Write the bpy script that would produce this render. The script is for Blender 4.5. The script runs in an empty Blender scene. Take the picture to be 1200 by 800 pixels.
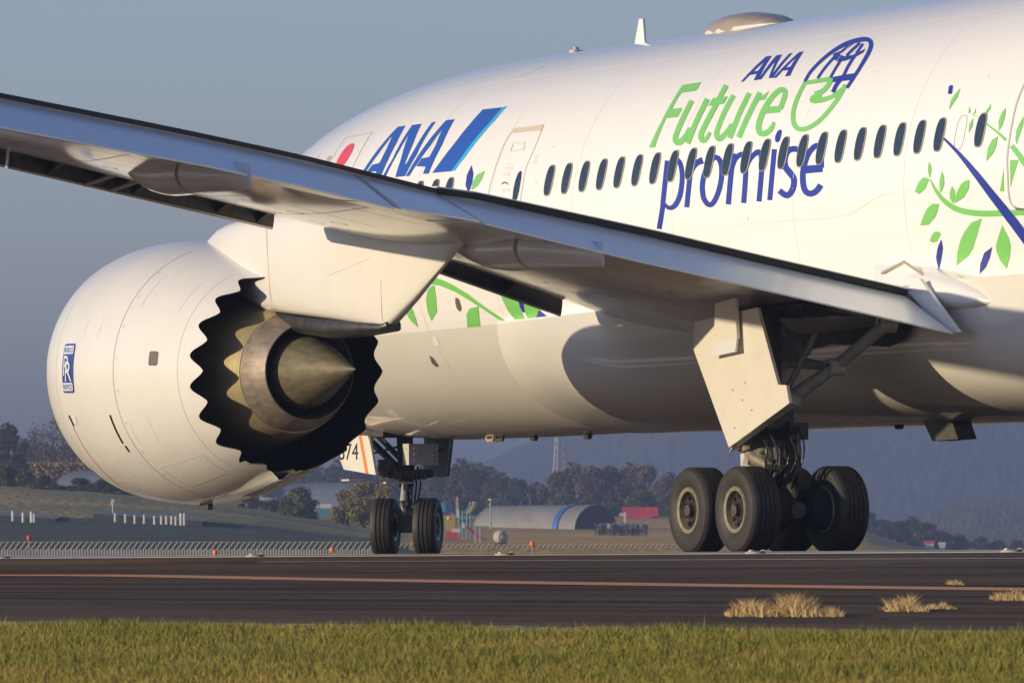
import bpy, bmesh, math, random
import numpy as np
from mathutils import Vector, Matrix, noise
random.seed(7); rng = np.random.default_rng(7)
SC = bpy.context.scene; COL = SC.collection; R = math.radians; PI = math.pi

# ------------------------------------------------------------------ camera
CAM = np.array([146.96, -66.47, -0.05]); TH, PITCH, ROLL = R(25.886), R(1.346), R(-0.338); FPX = 10734.0
cd = np.array([-math.cos(TH)*math.cos(PITCH), math.sin(TH)*math.cos(PITCH), math.sin(PITCH)])
r0 = np.array([math.sin(TH), math.cos(TH), 0.0]); u0 = np.cross(r0, cd)
cr = r0*math.cos(ROLL)+u0*math.sin(ROLL); cu = -r0*math.sin(ROLL)+u0*math.cos(ROLL)
camd = bpy.data.cameras.new('camera'); cam = bpy.data.objects.new('camera', camd); COL.objects.link(cam)
M = Matrix.Identity(4)
for i in range(3):
    M[i][0] = cr[i]; M[i][1] = cu[i]; M[i][2] = -cd[i]; M[i][3] = CAM[i]
cam.matrix_world = M
camd.sensor_width = 36; camd.lens = 36*FPX/1200; camd.clip_start = 1; camd.clip_end = 60000
camd.dof.use_dof = True; camd.dof.focus_distance = 132; camd.dof.aperture_fstop = 14
SC.camera = cam

# ------------------------------------------------------------------ sky, sun, exposure
SUN_AZ, SUN_EL = R(4.5), R(10.8)          # degrees forward of the port beam, elevation
to_sun = Vector((-math.sin(SUN_AZ)*math.cos(SUN_EL), -math.cos(SUN_AZ)*math.cos(SUN_EL), math.sin(SUN_EL)))
wd = bpy.data.worlds.new('World'); SC.world = wd; wd.use_nodes = True
wn = wd.node_tree; bg = wn.nodes['Background']
sky = wn.nodes.new('ShaderNodeTexSky'); sky.sky_type = 'NISHITA'; sky.sun_disc = False
sky.sun_elevation = SUN_EL; sky.sun_rotation = math.atan2(to_sun.x, to_sun.y)
sky.altitude = 1500; sky.air_density = 1.0; sky.dust_density = 1.2; sky.ozone_density = 3.0
tint = wn.nodes.new('ShaderNodeMix'); tint.data_type = 'RGBA'; tint.blend_type = 'MULTIPLY'; tint.inputs[0].default_value = 1; tint.inputs[7].default_value = (1.10, .92, .985, 1)   # colour grade on the sky: a little less green everywhere
wn.links.new(sky.outputs[0], tint.inputs[6]); wn.links.new(tint.outputs[2], bg.inputs[0]); bg.inputs[1].default_value = 0.125
sl = bpy.data.lights.new('sun', 'SUN'); sl.energy = 3.95; sl.angle = R(0.53); sl.color = (1.0, 0.83, 0.575)
so = bpy.data.objects.new('sun', sl); COL.objects.link(so); so.location = (0, -300, 200)
so.rotation_euler = to_sun.to_track_quat('Z', 'Y').to_euler()
SC.view_settings.view_transform = 'Standard'; SC.view_settings.look = 'None'; SC.view_settings.gamma = 1
SC.view_settings.exposure = 0.43; SC.view_settings.use_curve_mapping = False
SC.cycles.use_denoising = True; SC.cycles.max_bounces = 6; SC.cycles.volume_bounces = 0
SC.cycles.transparent_max_bounces = 8; SC.cycles.caustics_reflective = False; SC.cycles.caustics_refractive = False

# ------------------------------------------------------------------ materials
MATS = {}
def mat(name, col, rough=0.5, metal=0.0, var=None, bump=None, coat=0.0, crough=.06, spec=None, col2=None, scale=3.0, detail=4, coords='Object', stretch=None, rvar=0.0):
    """procedural material: noise between col and col2 (or col darkened by var), noise bump=(scale, strength, distance)"""
    m = bpy.data.materials.new(name); m.use_nodes = True; nt = m.node_tree; b = nt.nodes['Principled BSDF']
    b.inputs['Base Color'].default_value = (*col, 1); b.inputs['Roughness'].default_value = rough; b.inputs['Metallic'].default_value = metal
    b.inputs['Coat Weight'].default_value = coat; b.inputs['Coat Roughness'].default_value = crough
    if spec is not None: b.inputs['Specular IOR Level'].default_value = spec
    tc = nt.nodes.new('ShaderNodeTexCoord'); mp = nt.nodes.new('ShaderNodeMapping')
    nt.links.new(tc.outputs[coords], mp.inputs[0])
    if stretch: mp.inputs['Scale'].default_value = stretch
    if var is not None or col2 is not None:
        n = nt.nodes.new('ShaderNodeTexNoise'); n.inputs['Scale'].default_value = scale; n.inputs['Detail'].default_value = detail; n.inputs['Roughness'].default_value = .6
        nt.links.new(mp.outputs[0], n.inputs[0])
        rp = nt.nodes.new('ShaderNodeValToRGB'); rp.color_ramp.elements[0].position = .33; rp.color_ramp.elements[1].position = .67
        c2 = col2 if col2 else tuple(c*(1-var) for c in col)
        rp.color_ramp.elements[0].color = (*c2, 1); rp.color_ramp.elements[1].color = (*col, 1)
        nt.links.new(n.outputs[0], rp.inputs[0]); nt.links.new(rp.outputs[0], b.inputs['Base Color'])
        if rvar:
            ma = nt.nodes.new('ShaderNodeMapRange'); ma.inputs[3].default_value = rough-rvar; ma.inputs[4].default_value = rough+rvar
            nt.links.new(n.outputs[0], ma.inputs[0]); nt.links.new(ma.outputs[0], b.inputs['Roughness'])
    if bump:
        n = nt.nodes.new('ShaderNodeTexNoise'); n.inputs['Scale'].default_value = bump[0]; n.inputs['Detail'].default_value = 3
        nt.links.new(mp.outputs[0], n.inputs[0])
        bp = nt.nodes.new('ShaderNodeBump'); bp.inputs['Strength'].default_value = bump[1]; bp.inputs['Distance'].default_value = bump[2]
        nt.links.new(n.outputs[0], bp.inputs['Height']); nt.links.new(bp.outputs[0], b.inputs['Normal'])
        if coat: nt.links.new(bp.outputs[0], b.inputs['Coat Normal'])
    MATS[name] = m; return m
WHITE = (.80, .785, .755)
mat('white_paint', WHITE, .30, var=.05, scale=.8, coat=.5, bump=(2.2, .12, .01), stretch=(.5, 1, 1))
mat('wing_paint', (.74, .71, .66), .31, var=.10, scale=1.2, coat=.9, crough=.10, bump=(1.6, .15, .012), stretch=(.6, 1, 1))
mat('flap_paint', (.74, .74, .74), .4, var=.06, scale=1.4, coat=1.0, crough=.22, bump=(1.2, .10, .012))
mat('belly_paint', (.62, .595, .53), .25, var=.10, scale=1.0, coat=.6, bump=(1.5, .15, .012), stretch=(.5, 1, 1))
mat('nacelle_paint', (.75, .725, .67), .28, var=.04, scale=1.4, coat=.5, bump=(2.0, .08, .01))
mat('logo_blue', (.018, .085, .42), .3, coat=.4); mat('logo_blue2', (.018, .032, .30), .3, coat=.4)
mat('cyan', (.03, .42, .80), .3, coat=.4); mat('leaf', (.20, .56, .12), .32, coat=.4); mat('red', (.78, .05, .06), .3, coat=.4)
mat('oval', (.12, .105, .085), .5); mat('pale', (.75, .72, .62), .4); mat('line', (.50, .475, .44), .5); mat('line2', (.50, .47, .44), .4)
mat('tan', (.58, .50, .40), .5); mat('tan2', (.40, .36, .28), .5); mat('tan3', (.62, .57, .50), .5); mat('darkred', (.12, .02, .02), .5)
mat('faint', (.70, .65, .61), .5); mat('faint2', (.62, .66, .66), .5); mat('seam_soft', (.79, .77, .73), .45); mat('white2', (.86, .85, .83), .3, coat=.4)
mat('pane', (.030, .045, .060), .12, var=.4, scale=9, spec=.6)
mat('pane_rim', (.26, .25, .24), .5)
mat('seal_black', (.012, .012, .013), .7, var=.4, scale=4)
mat('duct_black', (.010, .010, .011), .75, var=.4, scale=3)
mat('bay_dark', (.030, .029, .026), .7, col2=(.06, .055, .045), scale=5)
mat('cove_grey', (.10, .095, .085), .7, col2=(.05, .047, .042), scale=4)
mat('core_gold', (.62, .52, .28), .42, .6, var=.2, scale=4, rvar=.05, stretch=(6, 1, 1))
mat('nozzle_brown', (.33, .275, .225), .5, .5, col2=(.22, .175, .14), scale=6, rvar=.08, stretch=(.6, 2, 2))
mat('plug_metal', (.17, .145, .085), .6, .3, col2=(.10, .085, .05), scale=4, rvar=.07, stretch=(.5, 3, 3))
mat('shield_metal', (.15, .145, .14), .42, .9, col2=(.09, .085, .08), scale=5)
mat('bare_metal', (.42, .40, .37), .42, .8, var=.2, scale=6, rvar=.06)
mat('gear_grey', (.44, .43, .41), .42, col2=(.30, .29, .27), scale=8, rvar=.08)
mat('gear_dark', (.045, .042, .038), .5, col2=(.09, .08, .07), scale=12)
mat('gear_white', (.62, .60, .55), .4, col2=(.48, .45, .40), scale=10)
mat('hub_beige', (.34, .295, .22), .42, .3, col2=(.22, .19, .14), scale=14)
mat('hub_dark', (.012, .011, .010), .5, .2, col2=(.035, .03, .025), scale=16)
mat('rubber', (.020, .019, .018), .62, col2=(.034, .031, .028), scale=7, rvar=.08, bump=(40, .2, .004))
mat('hose', (.02, .02, .02), .45); mat('brass', (.45, .32, .12), .35, 1.0)
mat('door_paint', (.70, .66, .57), .38, var=.06, scale=3, coat=.3)
mat('grey_inside', (.13, .14, .145), .5, var=.3, scale=6)
mat('badge_blue', (.03, .06, .28), .35); mat('badge_pale', (.62, .66, .74), .35); mat('print_black', (.015, .015, .015), .5)
mat('orange_paint', (.85, .20, .02), .45); mat('red_line', (.60, .13, .10), .5)
mat('radome', (.34, .29, .23), .35, col2=(.26, .22, .18), scale=4, coat=.3)
mat('lens_yellow', (.42, .37, .2), .3)
# ground
mat('orange_line', (.74, .36, .17), .85, col2=(.52, .26, .13), scale=7, spec=.1)
mat('white_line', (.80, .76, .70), .7, col2=(.6, .56, .5), scale=6)
mat('tar', (.028, .024, .022), .7, col2=(.05, .042, .036), scale=3); mat('tar_worn', (.080, .060, .047), .9, col2=(.12, .092, .072), scale=2, spec=0.0); mat('pale_worn', (.18, .142, .112), .9, col2=(.12, .092, .072), scale=2.5, spec=0.0)
mat('soil', (.10, .085, .035), .95, col2=(.055, .06, .022), scale=2.5)
mat('verge', (.36, .27, .09), .95, col2=(.20, .18, .05), scale=1.6, bump=(3, 1.0, .3))
def asphalt():
    m = mat('asphalt', (.08, .065, .055), .92, coords='Object', spec=0.0); nt = m.node_tree; b = nt.nodes['Principled BSDF']
    tc = nt.nodes.new('ShaderNodeTexCoord')
    def nz(scale, st, det=4):
        mp = nt.nodes.new('ShaderNodeMapping'); mp.inputs['Scale'].default_value = st; nt.links.new(tc.outputs['Object'], mp.inputs[0])
        n = nt.nodes.new('ShaderNodeTexNoise'); n.inputs['Scale'].default_value = scale; n.inputs['Detail'].default_value = det; nt.links.new(mp.outputs[0], n.inputs[0]); return n
    a, c, f = nz(1.6, (.02, 1, 1), 6), nz(.25, (.3, 1, 1)), nz(22, (.25, 1, 1), 4)
    ad = nt.nodes.new('ShaderNodeMath'); ad.operation = 'MULTIPLY_ADD'; ad.inputs[1].default_value = .5; nt.links.new(a.outputs[0], ad.inputs[0])
    mu = nt.nodes.new('ShaderNodeMath'); mu.operation = 'MULTIPLY'; mu.inputs[1].default_value = .5; nt.links.new(c.outputs[0], mu.inputs[0]); nt.links.new(mu.outputs[0], ad.inputs[2])
    a2 = nt.nodes.new('ShaderNodeMath'); a2.operation = 'MULTIPLY_ADD'; a2.inputs[1].default_value = .35; nt.links.new(f.outputs[0], a2.inputs[0]); nt.links.new(ad.outputs[0], a2.inputs[2])
    rp = nt.nodes.new('ShaderNodeValToRGB'); e = rp.color_ramp.elements; e[0].position = .52; e[0].color = (.078, .057, .044, 1); e[1].position = .86; e[1].color = (.185, .140, .108, 1)
    nt.links.new(a2.outputs[0], rp.inputs[0]); nt.links.new(rp.outputs[0], b.inputs['Base Color'])
    bp = nt.nodes.new('ShaderNodeBump'); bp.inputs['Strength'].default_value = .6; bp.inputs['Distance'].default_value = .006
    nt.links.new(f.outputs[0], bp.inputs['Height']); nt.links.new(bp.outputs[0], b.inputs['Normal'])
    # tyre marks: darker streaks along the taxi direction
asphalt()
# background
mat('field_grass', (.86, .45, .10), .95, col2=(.34, .26, .08), scale=.03, bump=(1.2, 1.0, 2.0)); mat('bank_dry', (.46, .30, .115), .95, col2=(.16, .17, .06), scale=.04, bump=(1.2, 1.0, 1.2)); mat('bank_green_shaded', (.046, .074, .034), .95, col2=(.026, .044, .026), scale=.06, bump=(1.5, 1.0, .8))  # field_grass: darker noise patches paint the shadowed parts of the field
mat('road_grey', (.24, .23, .22), .8, var=.2, scale=.4); mat('wall_dark', (.07, .07, .072), .85, var=.3, scale=.6)
mat('bark', (.07, .05, .035), .9, var=.4, scale=3)
mat('post_white', (.60, .58, .53), .6); mat('fence_steel', (.52, .49, .44), .6, var=.25, scale=1.5); mat('fence_top', (.36, .33, .28), .6, var=.2, scale=2)
mat('roof_grey', (.26, .25, .24), .6, var=.2, scale=.3); mat('roof_blue', (.10, .125, .17), .85, var=.25, scale=.15); mat('blue_paint', (.03, .12, .42), .5)
mat('dark_open', (.02, .022, .028), .9); mat('wall_cream', (.62, .53, .42), .7); mat('red_wall', (.62, .05, .08), .6, var=.2, scale=.4)
mat('signal_orange', (.80, .16, .03), .5); mat('signal_red', (.6, .03, .03), .5); mat('yellow_paint', (.80, .45, .03), .5); mat('teal_paint', (.05, .24, .30), .5)
mat('concrete', (.42, .40, .36), .8, var=.2, scale=1); mat('lattice', (.45, .42, .42), .6)
mat('skin', (.45, .28, .20), .6)
def leafmat(name, a, b, rough=.7):
    m = mat(name, a, rough); nt = m.node_tree; bs = nt.nodes['Principled BSDF']
    at = nt.nodes.new('ShaderNodeAttribute'); at.attribute_name = 'tint'
    mx = nt.nodes.new('ShaderNodeMix'); mx.data_type = 'RGBA'; mx.inputs[6].default_value = (*a, 1); mx.inputs[7].default_value = (*b, 1)
    nt.links.new(at.outputs['Fac'], mx.inputs[0]); nt.links.new(mx.outputs[2], bs.inputs['Base Color'])
    bs.inputs['Specular IOR Level'].default_value = .25
    return m
leafmat('grass_blade', (.175, .185, .028), (.38, .26, .06)); leafmat('straw_blade', (.66, .47, .22), (.46, .31, .13))
leafmat('leaf_dark', (.035, .045, .022), (.075, .070, .035)); leafmat('leaf_green', (.065, .095, .030), (.12, .13, .04))
leafmat('leaf_gold', (.17, .15, .04), (.28, .19, .05)); leafmat('leaf_brown', (.085, .070, .045), (.15, .10, .06)); leafmat('leaf_hill', (.06, .07, .04), (.17, .09, .06))

# ------------------------------------------------------------------ object helpers
WLOC = {}
def finish(o, parent, local=False):
    COL.objects.link(o)
    if parent:
        o.parent = parent
        if not local: o.matrix_parent_inverse = Matrix.Translation(-WLOC.get(parent.name, Vector()))
    return o
def obj(name, verts, faces, mats, parent=None, mi=None, smooth=True, local=False, label=None):
    me = bpy.data.meshes.new(name); me.from_pydata([tuple(map(float, v)) for v in verts], [], [tuple(f) for f in faces])
    for m in ([mats] if isinstance(mats, str) else mats): me.materials.append(MATS[m])
    if mi is not None: me.polygons.foreach_set('material_index', mi)
    bm = bmesh.new(); bm.from_mesh(me); bmesh.ops.recalc_face_normals(bm, faces=bm.faces); bm.to_mesh(me); bm.free()
    if smooth:
        me.polygons.foreach_set('use_smooth', [True]*len(me.polygons))
        if smooth != 'full': me.set_sharp_from_angle(angle=R(smooth if smooth is not True else 40))
    me.update()
    o = bpy.data.objects.new(name, me)
    if label: o['label'] = label
    return finish(o, parent, local)
class MB:
    """collects shapes into one mesh"""
    def __init__(s): s.v = []; s.f = []; s.m = []; s.cur = 0
    def add(s, v, f):
        n = len(s.v); s.v += [tuple(map(float, p)) for p in v]; s.f += [tuple(i+n for i in q) for q in f]; s.m += [s.cur]*len(f); return s
    def box(s, c, d, rot=None):
        v = [Vector(((i & 1)-.5, ((i >> 1) & 1)-.5, ((i >> 2) & 1)-.5)) for i in range(8)]
        v = [Vector((p.x*d[0], p.y*d[1], p.z*d[2])) for p in v]
        if rot is not None: v = [rot @ p for p in v]
        return s.add([(p.x+c[0], p.y+c[1], p.z+c[2]) for p in v], [(0, 2, 3, 1), (4, 5, 7, 6), (0, 1, 5, 4), (2, 6, 7, 3), (0, 4, 6, 2), (1, 3, 7, 5)])
    def tube(s, pts, rad, n=10, cap=True):
        P = [Vector(p) for p in pts]; rad = rad if hasattr(rad, '__len__') else [rad]*len(P); V = []; F = []
        up = Vector((0.12, .31, .94))
        for i, p in enumerate(P):
            d = (P[min(i+1, len(P)-1)]-P[max(i-1, 0)]).normalized()
            a = d.cross(up); a = a.normalized() if a.length > .05 else d.cross(Vector((1, 0, 0))).normalized(); b = d.cross(a)
            for k in range(n): V.append(p+(a*math.cos(2*PI*k/n)+b*math.sin(2*PI*k/n))*rad[i])
        for i in range(len(P)-1):
            for k in range(n): F.append((i*n+k, i*n+(k+1) % n, (i+1)*n+(k+1) % n, (i+1)*n+k))
        if cap: F += [tuple(range(n-1, -1, -1)), tuple((len(P)-1)*n+k for k in range(n))]
        return s.add(V, F)
    def lathe(s, prof, n=48, c=(0, 0, 0), axis='x', closed=False):
        """prof: (along, radius)"""
        V = []; F = []
        for a, r in prof:
            for k in range(n):
                t = 2*PI*k/n; p, q = r*math.cos(t), r*math.sin(t)
                V.append({'x': (c[0]+a, c[1]+p, c[2]+q), 'y': (c[0]+p, c[1]+a, c[2]+q), 'z': (c[0]+p, c[1]+q, c[2]+a)}[axis])
        L = len(prof)
        for i in range(L if closed else L-1):
            j = (i+1) % L
            for k in range(n): F.append((i*n+k, i*n+(k+1) % n, j*n+(k+1) % n, j*n+k))
        return s.add(V, F)
    def prism(s, poly, off):
        """planar polygon (3D points) extruded by the vector off"""
        n = len(poly); o = Vector(off); P = [Vector(p) for p in poly]
        return s.add(P+[p+o for p in P], [tuple(range(n)), tuple(range(2*n-1, n-1, -1))]+[(i, n+i, n+(i+1) % n, (i+1) % n) for i in range(n)])
    def build(s, name, mats, parent=None, smooth=True, local=False, label=None):
        return obj(name, s.v, s.f, mats, parent, s.m if not isinstance(mats, str) else None, smooth, local, label)
def tag(o, label, cat, group=None, kind=None):
    if label: o['label'] = label
    if cat: o['category'] = cat
    if group: o['group'] = group
    if kind: o['kind'] = kind
    return o
def thing(name, loc, label, cat, group=None):
    o = bpy.data.objects.new(name, None); o.empty_display_size = .3; COL.objects.link(o); o.location = loc; WLOC[o.name] = Vector(loc)
    return tag(o, label, cat, group)
def struct(o): o['kind'] = 'structure'; return o
def copy_tree(o, off, parent=None):
    """copy of a part or thing with its children, moved by off"""
    c = o.copy(); COL.objects.link(c)
    if parent is not None: c.parent = parent
    c.location = o.location+Vector(off)
    for ch in list(o.children):
        k = ch.copy(); COL.objects.link(k); k.parent = c
        for g in list(ch.children): q = g.copy(); COL.objects.link(q); q.parent = k
    return c
def loft(rings, closed=True, caps=True):
    n = len(rings[0]); V = [p for r in rings for p in r]; F = []
    for i in range(len(rings)-1):
        for k in range(n if closed else n-1): F.append((i*n+k, i*n+(k+1) % n, (i+1)*n+(k+1) % n, (i+1)*n+k))
    if caps: F += [tuple(range(n)), tuple((len(rings)-1)*n+k for k in range(n-1, -1, -1))]
    return V, F
def pc(tab):
    """monotone cubic through (x, y) pairs"""
    xs = np.array([t[0] for t in tab], float); ys = np.array([t[1] for t in tab], float)
    h = np.diff(xs); dl = np.diff(ys)/h; m = np.zeros(len(xs)); m[0] = dl[0]; m[-1] = dl[-1]
    for i in range(1, len(xs)-1):
        if dl[i-1]*dl[i] > 0:
            w1 = 2*h[i]+h[i-1]; w2 = h[i]+2*h[i-1]; m[i] = (w1+w2)/(w1/dl[i-1]+w2/dl[i])
    def f(x):
        i = int(min(max(np.searchsorted(xs, x)-1, 0), len(xs)-2)); t = (x-xs[i])/h[i]
        return float((2*t**3-3*t*t+1)*ys[i]+(t**3-2*t*t+t)*h[i]*m[i]+(3*t*t-2*t**3)*ys[i+1]+(t**3-t*t)*h[i]*m[i+1])
    return f
def lin(tab):
    xs = [t[0] for t in tab]; ys = [t[1] for t in tab]
    return lambda x: float(np.interp(x, xs, ys))
def site(px, D, yimg=None, z=0.0):
    """a place on the field at bearing px (in thousandths-like lens units from the axis) and range D; height from sight-line yimg"""
    b = (px-600)/FPX; h = np.array([-math.cos(TH), math.sin(TH)])
    p = CAM[:2]+D*(h+b*r0[:2])
    if yimg is not None: z = CAM[2]+D*(652.2-0.0059*(px-600)-yimg)/FPX
    return Vector((p[0], p[1], z))
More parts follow.
